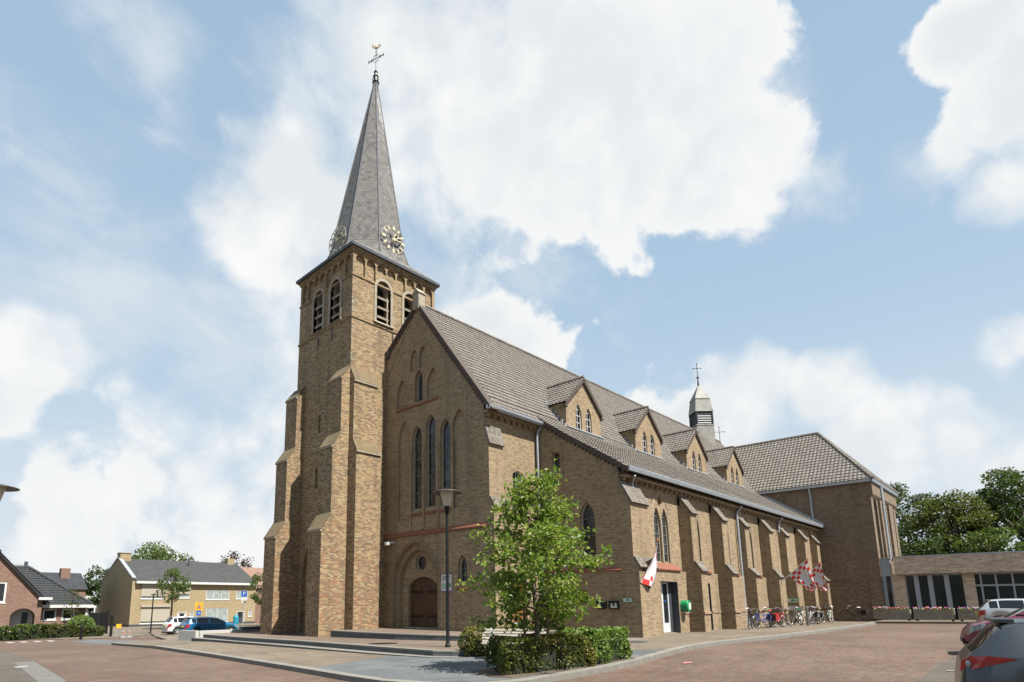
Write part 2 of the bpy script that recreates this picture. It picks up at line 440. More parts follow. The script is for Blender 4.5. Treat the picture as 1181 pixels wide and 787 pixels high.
PV_PLAT = brick('platform_paving', [(.194, .151, .114), (.216, .168, .130), (.179, .136, .103), (.205, .151, .114)], (.151, .125, .097), bw=.21, bh=.105, mw=.008, dirt=.15, dirtcol=(.09, .075, .055), drift=.16, bump=.002)
PV_GREY = brick('grey_slab_paving', [(.125, .137, .140), (.140, .151, .155), (.118, .128, .137), (.151, .159, .159)], (.083, .087, .087), bw=.60, bh=.40, mw=.008, dirt=.18, dirtcol=(.09, .09, .08), drift=.16, bump=.002)
PV_DARK = brick('parking_paving', [(.112, .097, .079), (.125, .109, .090), (.101, .087, .072), (.121, .101, .082)], (.082, .072, .060), bw=.21, bh=.105, mw=.008, dirt=.2, drift=.16, bump=.002)
BR_MOSS = brick('mossy_cap_brick', [(.198, .150, .084), (.241, .185, .107), (.163, .129, .069), (.224, .146, .086)], (.206, .172, .112), bw=.205, bh=.072, dirt=.35, moss=.45)
TILE_N = tilemat('nave_roof_tile', [(.160, .143, .121), (.188, .170, .146), (.138, .122, .104), (.205, .187, .161), (.172, .149, .125), (.108, .096, .084)], tw=.23, rh=.30)
TILE_T = tilemat('transept_roof_tile', [(.158, .139, .120), (.195, .176, .154), (.128, .112, .098), (.225, .206, .180)])
TILE_D = tilemat('dark_house_tile', [(.035, .038, .042), (.045, .048, .052), (.03, .032, .036)], la=.05, rough=.45)
SLATE = brick('spire_slate', [(.150, .146, .138), (.19, .184, .172), (.12, .117, .112), (.22, .212, .196), (.165, .158, .147), (.095, .093, .092)], (.055, .054, .053), bw=.22, bh=.20, mw=.012, dirt=.25, dirtcol=(.13, .12, .10), bump=.006, rough=.6)
M_STONE = plain('pale_sandstone', (.33, .285, .215), .85, var=.25, bump=.01)
M_CAP = brick('buttress_cap_tile', [(.223, .205, .174), (.260, .242, .205), (.186, .167, .143), (.161, .136, .112)], (.136, .124, .105), bw=.18, bh=.14, mw=.02, dirt=.3)
M_TERRA = plain('terracotta_tile', (.225, .080, .046), .7, var=.2, scale=6)
M_ZINC = plain('zinc', (.42, .46, .50), .45, .3, var=.08)
M_LEAD = plain('weathered_lead', (.27, .265, .235), .7, .0, var=.2, scale=2, bump=.01)
M_VERGE = plain('dark_verge_tile', (.075, .056, .044), .8, var=.25, scale=8)
M_GLASS = plain('window_glass', (.02, .024, .026), .10, var=.3, spec=.5)
def leadglass(name, col, cw, ch, tilt):
    mt, t, b = new_mat(name); uvn = t.n('ShaderNodeUVMap'); sp = t.n('ShaderNodeSeparateXYZ'); t.l(uvn.outputs[0], sp.inputs[0])
    a = t.math('DIVIDE', sp.outputs[0], cw); e = t.math('DIVIDE', sp.outputs[1], ch)
    cell = t.n('ShaderNodeCombineXYZ'); t.l(t.math('FLOOR', a), cell.inputs[0]); t.l(t.math('FLOOR', e), cell.inputs[1])
    wn = t.n('ShaderNodeTexWhiteNoise', noise_dimensions='3D'); t.l(cell.outputs[0], wn.inputs['Vector'])
    fa, fe = t.math('FRACT', a), t.math('FRACT', e)
    ed = t.math('MINIMUM', t.math('MULTIPLY', t.math('MINIMUM', fa, t.math('SUBTRACT', 1., fa)), cw), t.math('MULTIPLY', t.math('MINIMUM', fe, t.math('SUBTRACT', 1., fe)), ch))
    pane = t.mrange(ed, .006, .012)
    c = t.ramp(wn.outputs[0], [(.2, tuple(x*.6 for x in col)), (.6, col), (.95, tuple(x*1.9 for x in col))])
    t.l(t.mix(pane, (.02, .02, .02), c), b.inputs['Base Color'])
    t.l(t.math('MULTIPLY_ADD', pane, -.55, .65), b.inputs['Roughness']); b.inputs['Specular IOR Level'].default_value = .5
    g = t.n('ShaderNodeNewGeometry'); off = t.vmath('SCALE', t.vmath('SUBTRACT', wn.outputs[1], (.5, .5, .5)).outputs[0], scale=tilt).outputs[0]
    t.l(t.vmath('NORMALIZE', t.vmath('ADD', g.outputs['Normal'], off).outputs[0]).outputs[0], b.inputs['Normal'])
    MATS[name] = mt; return mt


M_GLASSB = leadglass('lead_light_glass', (.030, .036, .034), .16, .22, .10)
M_GLASSL = leadglass('pale_lead_glass', (.026, .030, .032), .18, .26, .06)
M_FRAME = plain('stone_tracery', (.36, .31, .23), .8)
M_LEADBAR = plain('lead_bar', (.12, .13, .13), .6)
M_DOOR = plain('oak_door', (.075, .038, .017), .6, var=.3, scale=3)
M_DOOR2 = plain('varnished_door', (.26, .115, .04), .5, var=.2)
M_IRON = plain('black_iron', (.015, .015, .017), .5)
M_BLACK = plain('black_paint', (.008, .0085, .0095), .5, spec=.3)
M_WHITE = plain('white_paint', (.60, .60, .585), .5, var=.05)
M_GREYM = plain('grey_paint_metal', (.32, .35, .38), .45, .0, var=.06)
M_DKGREY = plain('dark_grey_panel', (.055, .062, .075), .5)
M_VOID = plain('dark_interior', (.01, .01, .01), .9)
M_GOLD = plain('gilding', (.68, .60, .40), .45, .2, var=.05)
M_KERB = plain('kerb_concrete', (.20, .19, .165), .85, var=.15, scale=3, bump=.004)
M_STEP = plain('bluestone', (.085, .09, .095), .7, var=.25, scale=5)
M_STEPT = plain('step_edge_stone', (.20, .19, .165), .8, var=.15)
M_CONC = plain('pale_concrete', (.46, .46, .43), .8, var=.08)
M_SLATW = plain('bench_slat', (.40, .36, .31), .65, var=.12)
M_WOODG = plain('weathered_planter_wood', (.24, .21, .165), .85, var=.25, scale=5)
M_STAKE = plain('stake_wood', (.20, .155, .10), .85, var=.25)
M_BARK = plain('bark', (.13, .11, .08), .9, var=.35, scale=12, bump=.02)
M_CREAM = plain('roller_shutter', (.40, .36, .29), .6, var=.04)
M_CURT = plain('curtained_glass', (.30, .34, .33), .3, var=.25, scale=2)
M_YSIGN = plain('yellow_sign', (.80, .42, .02), .5, var=.04)
M_BSIGN = plain('blue_sign', (.02, .10, .42), .45, var=.05)
M_RED = plain('red_fabric', (.68, .045, .03), .6, var=.05)
M_GREEN = plain('green_box', (.0, .24, .085), .4, var=.05)
M_TURQ = plain('turquoise_plastic', (.01, .22, .34), .5)
M_HOOD = plain('lamp_hood', (.075, .062, .055), .5)
M_LAMPG = plain('opal_glass', (.55, .50, .41), .35, var=.05)
M_RUBBER = plain('tyre_rubber', (.02, .02, .02), .8)
M_RIM = plain('alloy', (.55, .55, .57), .35, .7)
M_CARGL = plain('car_glass', (.012, .015, .018), .06, spec=.5)
M_TAIL = plain('tail_lens', (.36, .012, .012), .15, coat=.6)
M_HEADL = plain('head_lamp_lens', (.30, .32, .33), .12, .3, coat=.5)
M_PLATE = plain('plate_yellow', (.75, .50, .03), .5)
M_SOIL = plain('soil', (.10, .075, .05), .95, var=.3, scale=6)
M_GRASS = plain('lawn', (.13, .17, .04), .95, var=.3, scale=6)
M_LINE = plain('road_line', (.34, .33, .31), .8, var=.12, scale=8)


# ------------------------------------------------------------------ ground
def gz(x, y):
    return .1+.016*min(max(x, -15)-24, 0)-.018*(min(max(y, -10), 30)-12)-.036*(min(max(y, 30), 48)-30)-.020*(min(max(y, 48), 66)-48)


def sheet(name, poly, mat, dz, thick=0., kind=True):
    """ground sheet that follows the lie of the land, optional vertical rim"""
    import bmesh
    bm = bmesh.new(); bm.faces.new([bm.verts.new((p[0], p[1], 0)) for p in poly])
    for co, no in (((24, 0, 0), (1, 0, 0)), ((-15, 0, 0), (1, 0, 0)), ((0, -10, 0), (0, 1, 0)), ((0, 30, 0), (0, 1, 0)), ((0, 48, 0), (0, 1, 0)), ((0, 66, 0), (0, 1, 0))):
        bmesh.ops.bisect_plane(bm, geom=bm.verts[:]+bm.edges[:]+bm.faces[:], plane_co=co, plane_no=no)
    for v in bm.verts: v.co.z = gz(v.co.x, v.co.y)+dz
    if thick:
        r = bmesh.ops.extrude_face_region(bm, geom=bm.faces[:])
        for g in r['geom']:
            if isinstance(g, bmesh.types.BMVert): g.co.z -= thick
    bm.normal_update()
    mb = MB(); mb.v = [tuple(v.co) for v in bm.verts]
    for i, v in enumerate(bm.verts): v.index = i
    mb.f = [[v.index for v in f.verts] for f in bm.faces]
    for f in mb.f:     # sheets face up
        pass
    bm.free()
    o = build(name, mb, mat)
    if kind: struct(o)
    return o


ROAD = -.12
sheet('ground', [(-900, -900), (1200, -900), (1200, 1200), (-900, 1200)], PV_ROAD, ROAD)
# the church island: kerb line runs along its west and south edge, rounded at the corner
kerb_line = [(10.75, 38.0), (10.2, 29.3), (9.6, 21.7), (9.0, 15.45), (8.6, 12.0), (8.5, 10.6), (8.75, 9.2), (9.4, 8.3), (10.3, 7.95), (11.5, 7.95), (13.4, 7.9), (15.6, 8.1), (17.2, 8.35), (18.5, 8.55), (20, 8.75), (21.9, 8.72), (24.3, 8.4), (27.5, 8.18), (33.6, 8.08), (38, 8.1), (46.5, 8.3), (48.8, 8.9)]
island = kerb_line+[(48.8, 20), (60, 60), (20, 60), (14, 38.5)]
sheet('pavement', island, PV_TAN, 0., .2)
mb = MB()


def strip(mb, line, w0, w1, dz0, dz1, depth=.25):
    """kerb: band between offsets w0..w1 to the left of the line, on the lie of the land"""
    L, Rr = [], []
    for i, p in enumerate(line):
        a = V3((*line[max(i-1, 0)], 0)); b = V3((*line[min(i+1, len(line)-1)], 0)); d = (b-a).normalized(); nrm = V3((-d.y, d.x, 0))
        q = V3((*p, 0)); L.append(q+nrm*w0); Rr.append(q+nrm*w1)
    n = len(line)
    A = [(p.x, p.y, gz(p.x, p.y)+dz0) for p in L]; B = [(p.x, p.y, gz(p.x, p.y)+dz1) for p in Rr]
    A2 = [(p[0], p[1], p[2]-depth) for p in A]; B2 = [(p[0], p[1], p[2]-depth) for p in B]
    mb.add(A+B+A2+B2, [[i, i+1, n+i+1, n+i] for i in range(n-1)]+[[2*n+i, 2*n+i+1, i+1, i] for i in range(n-1)]+[[n+i, n+i+1, 3*n+i+1, 3*n+i] for i in range(n-1)]
           + [[0, n, 3*n, 2*n], [n-1, 2*n-1, 4*n-1, 3*n-1]])


strip(mb, kerb_line, -.02, .24, .006, .012)
o = build('kerb', mb, M_KERB); struct(o)
# bluish slabs in the corner by the hedges
sheet('path', [(8.85, 14.2), (8.75, 11.8), (8.9, 9.6), (9.7, 8.6), (10.6, 8.25), (13.4, 8.2), (15.6, 8.4), (17.3, 8.7), (18.6, 8.9), (17.0, 10.6), (14.2, 12.1), (13.0, 13.3), (12.6, 15.2)], PV_GREY, .004)
# parking strip south of the roadway
sheet('parking', [(-6, 2.15), (80, 2.3), (80, -40), (-6, -40)], PV_DARK, ROAD+.004)
mb = MB(); strip(mb, [(-6, 2.15), (80, 2.3)], -.10, .10, ROAD+.009, ROAD+.009, .1); struct(build('parking_edge', mb, M_KERB))
mb = MB()
for k in range(12):
    x = 7.2+2.55*k; z = gz(x, 1.6)+ROAD+.014
    mb.poly([(x-.06, 1.3, z), (x+.06, 1.3, z), (x+.02, 1.95, z), (x-.10, 1.95, z)])
struct(build('parking_mark', mb, M_LINE))
# west side: paved verge with a stone band
wband = [(2.6, 12), (3.86, 18.2), (4.5, 25), (5.5, 37.2), (6.1, 43)]
sheet('verge', [(3.0, 10), (4.3, 19), (5.0, 26.6), (6.1, 42), (5.5, 52), (-60, 52), (-60, 10)], PV_DARK, ROAD+.005)
mb = MB(); strip(mb, [(2.95, 10), (4.2, 19), (4.9, 26.6), (6.0, 42)], -.05, .55, ROAD+.011, ROAD+.011, .1); struct(build('verge_band', mb, plain('verge_band_stone', (.135, .13, .115), .85, var=.2, scale=3)))
mb = MB()
z = gz(4.2, 24.4)+ROAD+.012; mb.poly([(4.02, 24.35, z), (4.42, 24.35, z), (4.42, 24.75, z), (4.02, 24.75, z)])
struct(build('road_mark', mb, M_LINE))
# raised crossing with white blocks in front of the brick house
mb = MB()
for k in range(12):
    x = 2+k*.78; y = 57.5-.42*k; z = gz(x, y)+ROAD+.010
    mb.poly([(x, y-1.1, z), (x+.45, y-1.3, z), (x+.45, y+.9, z), (x, y+1.1, z)])
struct(build('crossing_mark', mb, M_LINE))
sheet('ramp', [(11.3, 50), (10.9, 38.5), (14.5, 38.5), (13.2, 52)], PV_GREY, ROAD+.006)
sheet('far_pavement', [(-30, 66), (9.5, 59.5), (12, 55), (15, 52), (22, 56), (60, 56), (60, 76.4), (-30, 76.4)], PV_TAN, ROAD+.05, .1)
mb = MB()
for (x, y) in ((15.2, 47.2), (17, 49.4), (15.4, 43.4), (15.0, 41.0)):
    z = gz(x, y)+.006; mb.poly([(x, y, z), (x+4.6, y, z), (x+4.6, y+.22, z), (x, y+.22, z)])
struct(build('bay_mark', mb, M_LINE))
# platforms and steps round the tower
P1 = [(13.55, 32.1), (13.3, 27), (13.4, 22.3), (13.12, 16.3), (13.1, 13.75), (13.45, 13.2), (14.4, 12.25), (16.5, 11.9), (23.6, 11.75), (23.6, 17), (19.6, 17.2), (19.6, 24.2), (17, 29.4), (17, 33.5), (14.9, 33.5)]
pz1 = lambda y: .075-.012*(y-14.5) if y > 14.5 else .075
pz0 = lambda y: -.09-.0118*(y-14)


def slab(name, poly, z1, z0, mt, mtop, edge=.0):
    zf = z1 if callable(z1) else (lambda y: z1)
    mb = MB(); mb.tess([poly], lambda x, y: (x, y, zf(y)), V3((0, 0, 1)))
    mb.mi = [0]*len(mb.f); mb.m = 1
    n = len(poly)
    for i in range(n):
        a, b = poly[i], poly[(i+1) % n]; mb.poly([(a[0], a[1], z0), (b[0], b[1], z0), (b[0], b[1], zf(b[1])), (a[0], a[1], zf(a[1]))])
    return struct(build(name, mb, [mtop, mt]))


def flatband(name, line, w, z, mt):
    zf = z if callable(z) else (lambda y: z)
    mb = MB(); n = len(line); A = []; B = []
    for i, p in enumerate(line):
        a = V3((*line[max(i-1, 0)], 0)); b = V3((*line[min(i+1, n-1)], 0)); d = (b-a).normalized(); nn = V3((-d.y, d.x, 0)); q = V3((*p, 0))
        A.append(tuple(q-nn*.012+V3((0, 0, zf(p[1]))))); B.append(tuple(q+nn*w+V3((0, 0, zf(p[1])))))
    mb.add(A+B, [[i, i+1, n+i+1, n+i] for i in range(n-1)])
    mb.add([(p[0], p[1], p[2]-.05) for p in A]+A, [[i, i+1, n+i+1, n+i] for i in range(n-1)])
    return struct(build(name, mb, mt))


slab('platform', P1, pz1, -.9, M_STEP, PV_PLAT)
flatband('step_nosing', P1[:9], .34, lambda y: pz1(y)+.007, M_STEPT)
P0 = [(13.05, 32.4), (12.95, 27), (12.85, 22), (12.6, 16.2), (12.75, 13.6), (13.2, 12.9), (13.9, 13.2), (13.5, 15), (13.6, 32.4)]
slab('lower_step', P0, pz0, -1.0, M_STEP, M_STEPT)
P2 = [(16.0, 23.7), (16.05, 21.8), (16.35, 19.4), (16.8, 17.5), (17.2, 16.3), (18.2, 15.6), (19.4, 16.0), (23.6, 16.2), (23.6, 17.3), (19.6, 17.3), (19.6, 24.2)]
slab('upper_platform', P2, .26, -.1, M_STEP, PV_PLAT)
flatband('upper_nosing', P2[:8], .34, .266, M_STEPT)
# planted bed behind the south kerb
mb = MB(); bed = [(10.7, 9.9), (10.25, 8.9), (10.4, 8.45), (12.6, 8.12), (15.5, 8.25), (15.9, 8.7), (15.3, 9.8), (13.0, 10.3)]
sheet('soil', bed, M_SOIL, .02, .05)
sheet('lawn', [(20, 40.5), (30, 40), (30, 52), (21.5, 52)], M_GRASS, .12, .2)
# manhole frame and a scrap of litter
mb = MB(); z = gz(21.2, 11.1)+.008; mb.box(20.9, 10.8, z-.05, 21.7, 11.5, z); o = build('manhole_cover', mb, M_DKGREY); tag(o, 'dark rectangular manhole cover set in the pavement before the buttresses', 'manhole')
mb = MB()
for k in range(3): mb.obox((15.95+k*.11, 7.1-k*.03, gz(16, 7.1)+ROAD+.03), V3((1, .2*k, .25)).normalized(), V3((-.2, 1, .1)).normalized(), (0, 0, 1), .05, .035, .004)
o = build('litter', mb, plain('litter_paper', (.42, .17, .18), .7, var=.4, scale=20)); tag(o, 'crumpled red and white paper scrap lying on the brick road', 'litter')

# ------------------------------------------------------------------ church
church = thing('church', 'large brown brick church with slate spired tower, steep tiled roof and buttressed aisle', 'church', (19.5, 17.1, .26))


def gpx(x): return (lambda u, v, d=0.: (x-d, u, v))      # wall in plane x: u=y, v=z, +d outwards (west)


def gpy(y): return (lambda u, v, d=0.: (u, y-d, v))      # wall in plane y: u=x, v=z, +d outwards (south)


def arch(c, w, z0, zt, rise=None, n=7):
    """pointed / round / segmental opening loop, counter-clockwise in (u,v)"""
    h = w/2; r = rise if rise is not None else w*.95
    zs = zt-r; pts = [(c-h, z0), (c+h, z0)]
    if r < h-1e-4:
        Rr = (h*h+r*r)/(2*r); a0 = math.asin(h/Rr)
        for i in range(2*n+1):
            a = a0-2*a0*i/(2*n); pts.append((c+Rr*math.sin(a), zt-Rr+Rr*math.cos(a)))
    else:
        Rr = (h*h+r*r)/(2*h); amax = math.atan2(r, Rr-h)
        rt = [(c+h-Rr+Rr*math.cos(amax*i/n), zs+Rr*math.sin(amax*i/n)) for i in range(n+1)]
        pts += rt+[(2*c-x, z) for x, z in rt[-2::-1]]
    return pts


def circ(c, z, r, n=20): return [(c+r*math.cos(2*math.pi*i/n), z+r*math.sin(2*math.pi*i/n)) for i in range(n)]


def rect(u0, u1, v0, v1): return [(u0, v0), (u1, v0), (u1, v1), (u0, v1)]


def wall(mb, mf, outer, holes):
    """wall skin with real openings: holes = [(loop, depth, back?)]"""
    N = (V3(mf(0, 0, 1))-V3(mf(0, 0, 0))).normalized()
    mb.tess([outer]+[h[0] for h in holes], lambda u, v: mf(u, v, 0), N)
    for lp, dep, back in holes:
        n = len(lp)
        for i in range(n):
            a, b = lp[i], lp[(i+1) % n]
            mb.poly([mf(a[0], a[1], 0), mf(b[0], b[1], 0), mf(b[0], b[1], -dep), mf(a[0], a[1], -dep)])
        if back: mb.tess([lp], lambda u, v: mf(u, v, -dep), N)


def shrink(lp, d):
    cx = sum(p[0] for p in lp)/len(lp); cz = sum(p[1] for p in lp)/len(lp); o = []
    n = len(lp)
    for i in range(n):
        a, b, c = V3((*lp[i-1], 0)), V3((*lp[i], 0)), V3((*lp[(i+1) % n], 0))
        e1 = (b-a).normalized(); e2 = (c-b).normalized(); n1 = V3((-e1.y, e1.x, 0)); n2 = V3((-e2.y, e2.x, 0))
        k = (n1+n2); k = k/max(.35, k.dot(n1)) if k.length > 1e-6 else n1
        o.append((b.x+k.x*d, b.y+k.y*d))
    return o


def window(mf, lp, depth, parent=church, name='lancet_window', glass=None, frame=None, fw=.07, bars=4, vbar=False, fd=.08):
    """frame (part) with its pane and glazing bars (sub-parts), set back in the reveal"""
    N = V3(mf(0, 0, 1))-V3(mf(0, 0, 0))
    inn = shrink(lp, fw); fb = MB(); n = len(lp)
    for i in range(n):
        a, b, c, d = lp[i], lp[(i+1) % n], inn[(i+1) % n], inn[i]
        fb.poly([mf(*a, -depth+fd), mf(*b, -depth+fd), mf(*c, -depth+fd), mf(*d, -depth+fd)])
        fb.poly([mf(*d, -depth+fd), mf(*c, -depth+fd), mf(*c, -depth), mf(*d, -depth)])
    f = build(name, fb, frame or M_FRAME, parent)
    gb = MB(); gb.tess([lp], lambda u, v: mf(u, v, -depth+.01), N)
    g = build('glass', gb, glass or M_GLASS, f); LOC[g.name] = LOC[f.name]
    us = [p[0] for p in lp]; vs = [p[1] for p in lp]; bb = MB(); u0, u1, v0, v1 = min(us), max(us), min(vs), max(vs)
    for k in range(1, bars+1):
        z = v0+(v1-v0)*k/(bars+1)
        xs = []
        for i in range(n):
            a, b = lp[i], lp[(i+1) % n]
            if (a[1]-z)*(b[1]-z) < 0: xs.append(a[0]+(b[0]-a[0])*(z-a[1])/(b[1]-a[1]))
        if len(xs) >= 2:
            p, q = mf(min(xs), z-.018, -depth+.035), mf(max(xs), z+.018, -depth+.012); bb.box(*p, *q)
    if vbar:
        p, q = mf((u0+u1)/2-.018, v0, -depth+.036), mf((u0+u1)/2+.018, v1-.05, -depth+.012); bb.box(*p, *q)
    if bb.f: b_ = build('glazing_bar', bb, M_LEADBAR if frame is None else frame, f); LOC[b_.name] = LOC[f.name]
    return f


def fixloc(): pass


# LOC of a sub-part is that of the church: every church part keeps the church's own origin
def part(name, mb, mats, parent=church, **k):
    o = build(name, mb, mats, parent, **k); return o


def part_split(name, mb, mats, parent=church, **k):
    """every loose piece of the shape becomes a part of its own"""
    n = len(mb.v); rt = list(range(n))
    def find(i):
        while rt[i] != i: rt[i] = rt[rt[i]]; i = rt[i]
        return i
    for f in mb.f:
        for i in f[1:]: rt[find(i)] = find(f[0])
    comp = {}
    for f in mb.f: comp.setdefault(find(f[0]), []).append(f)
    for fs in comp.values():
        used = sorted(set(i for f in fs for i in f)); mp = {u: q for q, u in enumerate(used)}
        b = MB(); b.v = [mb.v[u] for u in used]; b.f = [[mp[i] for i in f] for f in fs]; o = build(name, b, mats, parent, **k)
    return o


# --- west gable of the nave
GX = 19.5; mf = gpx(GX)
blind = [(arch(22.6, .92, 5.6, 10.85), .12, True), (arch(18.65, .92, 5.85, 10.6), .12, True),
         (arch(22.8, .86, 11.62, 13.2), .12, True), (arch(20.45, .86, 11.62, 13.2), .12, True),
         (arch(21.87, .58, 13.46, 14.62), .12, True), (arch(21.20, .58, 13.46, 14.62), .12, True)]
lanc = [arch(21.63, .74, 6.08, 10.42), arch(20.62, .70, 6.08, 10.8), arch(19.58, .72, 6.08, 10.35)]
upw = arch(21.5, .60, 11.66, 13.4)
smallw = arch(18.54, .58, 2.42, 3.66)
portal = arch(21.77, 3.35, .26, 4.48, 2.0, 12)
ghol = blind+[(l, .22, False) for l in lanc]+[(upw, .28, False), (smallw, .25, False), (portal, .22, False)]
mb = MB()
wall(mb, mf, [(17.1, .0), (24.3, .0), (24.3, 14.85), (23.9, 15.0), (21.57, 16.95), (17.1, 10.66)], ghol)
# stepped portal: second order and back wall with doorway and oculus
portal2 = arch(21.77, 2.85, .26, 4.16, 1.78, 12)
m2 = gpx(GX+.22); wall(mb, m2, portal, [(portal2, .22, False)])
door_l = arch(21.67, 2.1, .26, 2.78, .42, 6); ocu = circ(21.80, 3.47, .40)
m3 = gpx(GX+.44); wall(mb, m3, portal2, [(door_l, .25, False), (ocu, .2, False)])
# closing walls: north, and a dark core that keeps the light out
mb.poly([(GX, 24.3, 0), (GX, 26, 0), (GX, 26, 10.6), (GX, 24.3, 12.9)])
mb.box(GX+.01, 25.9, 0, 60, 26.1, 10.5)
part('gable_wall', mb, BR_NAVE)
for l in lanc: window(mf, l, .20, glass=M_GLASSL, bars=4, fw=.06)
window(mf, upw, .26, glass=M_GLASSL, bars=3); window(mf, smallw, .23, glass=M_GLASSB, bars=3, vbar=True)
mb = MB(); fl = window(m3, ocu, .18, name='round_window', bars=1, vbar=True, fw=.06)
# archivolt mouldings as thin tubes
mb = MB()
mb.path([mf(*p, .02) for p in arch(21.77, 3.55, .3, 4.60, 2.08, 12)[1:]], .05, 6)
mb.path([mf(*p, .0) for p in portal[1:]], .035, 6); mb.path([m2(*p, .0) for p in portal2[1:]], .035, 6)
part_split('portal_moulding', mb, BR_NAVE)
# doors
mb = MB(); m4 = gpx(GX+.66)
for a, b in ((20.64, 21.665), (21.675, 22.70)):
    pass
dl = arch(21.67, 2.1, .30, 2.78, .42, 6)
left = [p for p in dl if p[0] <= 21.67+1e-6]; right = [p for p in dl if p[0] >= 21.67-1e-6]
for half, nm in ((([(20.62, .3), (21.66, .3)]+[(min(p[0], 21.66), p[1]) for p in dl[2:] if p[0] < 21.67][0:]), 'a'), (([(21.68, .3), (22.72, .3)]+[(max(p[0], 21.68), p[1]) for p in dl[2:] if p[0] > 21.67]), 'b')):
    if nm == 'a': half = [(21.66, .3), (21.66, 2.775)]+[p for p in dl[2:] if p[0] < 21.66]+[(20.62, .3)]
    else: half = [(22.72, .3)]+[p for p in dl[2:] if p[0] > 21.68]+[(21.68, 2.775), (21.68, .3)]
    db = MB(); db.prism([m4(*p, 0) for p in half], (-.05, 0, 0))
    lo, hi = (20.62, 21.66) if nm == 'a' else (21.68, 22.72)
    for k in range(1, 6):
        y = lo+(hi-lo)*k/6; db.box(GX+.600, y-.006, .32, GX+.611, y+.006, 2.35+.35*(1-abs(y-21.67)))
    d = part('door', db, M_DOOR)
    hb = MB()
    for z in (.85, 2.05):
        y0 = lo if nm == 'a' else hi; s_ = 1 if nm == 'a' else -1
        hb.box(GX+.585, y0+s_*.02, z-.03, GX+.60, y0+s_*.85, z+.03)
        for q in (.3, .55, .8): hb.obox((GX+.592, y0+s_*q, z), (1, 0, 0), (0, .6, .8), (0, -.8, .6), .007, .02, .13); hb.obox((GX+.592, y0+s_*q, z), (1, 0, 0), (0, -.6, .8), (0, .8, .6), .007, .02, .13)
    part_split('hinge', hb, M_IRON, d); 
mb = MB(); mb.box(GX+.30, 20.3, .262, GX+1.0, 23.0, .33); part('door_step', mb, M_STONE)
mb = MB()
for z in (.95, 2.05): mb.box(GX+.38, 22.78, z, GX+.5, 23.0, z+.12)
part_split('door_block', mb, M_STONE)
# terracotta weathering bands
mb = MB(); mb.prism([(GX-.10, 17.0, 4.80), (GX+.02, 17.0, 4.80), (GX+.02, 17.0, 5.06), (GX-.10, 17.0, 4.87)], (0, 7.14, 0)); part('string_course', mb, M_TERRA)
mb = MB(); mb.prism([(GX-.07, 20.05, 11.46), (GX+.02, 20.05, 11.46), (GX+.02, 20.05, 11.62), (GX-.07, 20.05, 11.51)], (0, 3.2, 0)); part('string_course', mb, M_TERRA)
for c, w in ((21.63, .84), (20.62, .80), (19.58, .82)):
    mb = MB(); mb.prism([(GX-.09, c-w/2, 5.78), (GX+.28, c-w/2, 5.78), (GX+.28, c-w/2, 6.10), (GX-.09, c-w/2, 5.84)], (0, w, 0)); part('window_sill', mb, M_TERRA)
mb = MB(); mb.prism([(GX-.09, 18.2, 2.08), (GX+.22, 18.2, 2.08), (GX+.22, 18.2, 2.44), (GX-.09, 18.2, 2.14)], (0, .68, 0)); part('window_sill', mb, M_TERRA)
# vertical pilaster strips between the gable lancets
mb = MB()
for y in (22.08, 21.12, 20.1, 19.12): mb.box(GX-.05, y-.07, 5.06, GX+.01, y+.07, 9.2)
part_split('pilaster', mb, BR_NAVE)
# verge copings, kneelers, apex stone


def beam(mb, p, q, w, h, up=V3((0, 0, 1))):
    p, q = V3(p), V3(q); d = (q-p); L = d.length; d.normalize(); sx = d.cross(up).normalized(); uz = sx.cross(d)
    mb.obox((p+q)/2, d, sx, uz, L/2, w/2, h/2)


mb = MB(); beam(mb, (GX+.12, 16.55, 10.06), (GX+.12, 21.57, 17.12), .46, .12); beam(mb, (GX+.12, 21.57, 17.12), (GX+.12, 24.0, 15.09), .46, .12)
beam(mb, (GX-.01, 16.75, 10.16), (GX-.01, 21.57, 16.94), .12, .10); beam(mb, (GX-.01, 21.57, 16.94), (GX-.01, 23.9, 14.98), .12, .10)
mb.box(GX-.14, 23.85, 14.72, GX+.3, 24.2, 15.12)
n_ = 0
for k in range(34):      # dentil course under the verge
    t_ = k/34; y = 16.9+(21.4-16.9)*t_; z = 10.2+(16.55-10.2)*t_; mb.box(GX-.06, y-.05, z-.05, GX+.01, y+.05, z+.10)
part('verge', mb, M_VERGE)
mb = MB(); mb.box(GX-.16, 21.35, 16.75, GX+.32, 21.8, 17.62); mb.prism([(GX-.2, 21.3, 17.62), (GX-.2, 21.85, 17.62), (GX-.2, 21.57, 17.95)], (.56, 0, 0)); part('apex_stone', mb, M_STONE)

# --- nave south wall (only its western bay stands free)
my = gpy(17.1); mb = MB()
nw = arch(21.92, .86, 5.9, 7.66, .16); nd = arch(21.78, 1.05, .3, 2.7, .14); nw2 = arch(21.92, .8, 2.95, 4.3, .15)
wall(mb, my, [(19.5, .0), (23.6, .0), (23.6, 10.55), (19.5, 10.55)], [(nw, .22, False), (nd, .25, False)])
part('nave_wall', mb, BR_NAVE)
window(my, nw, .2, bars=3, vbar=True, frame=M_WHITE, fw=.05)
mb = MB(); mb.prism([my(*p, -.2) for p in nd], (0, .05, 0)); part('door', mb, M_DOOR2)
# corner buttress with two tiled offsets


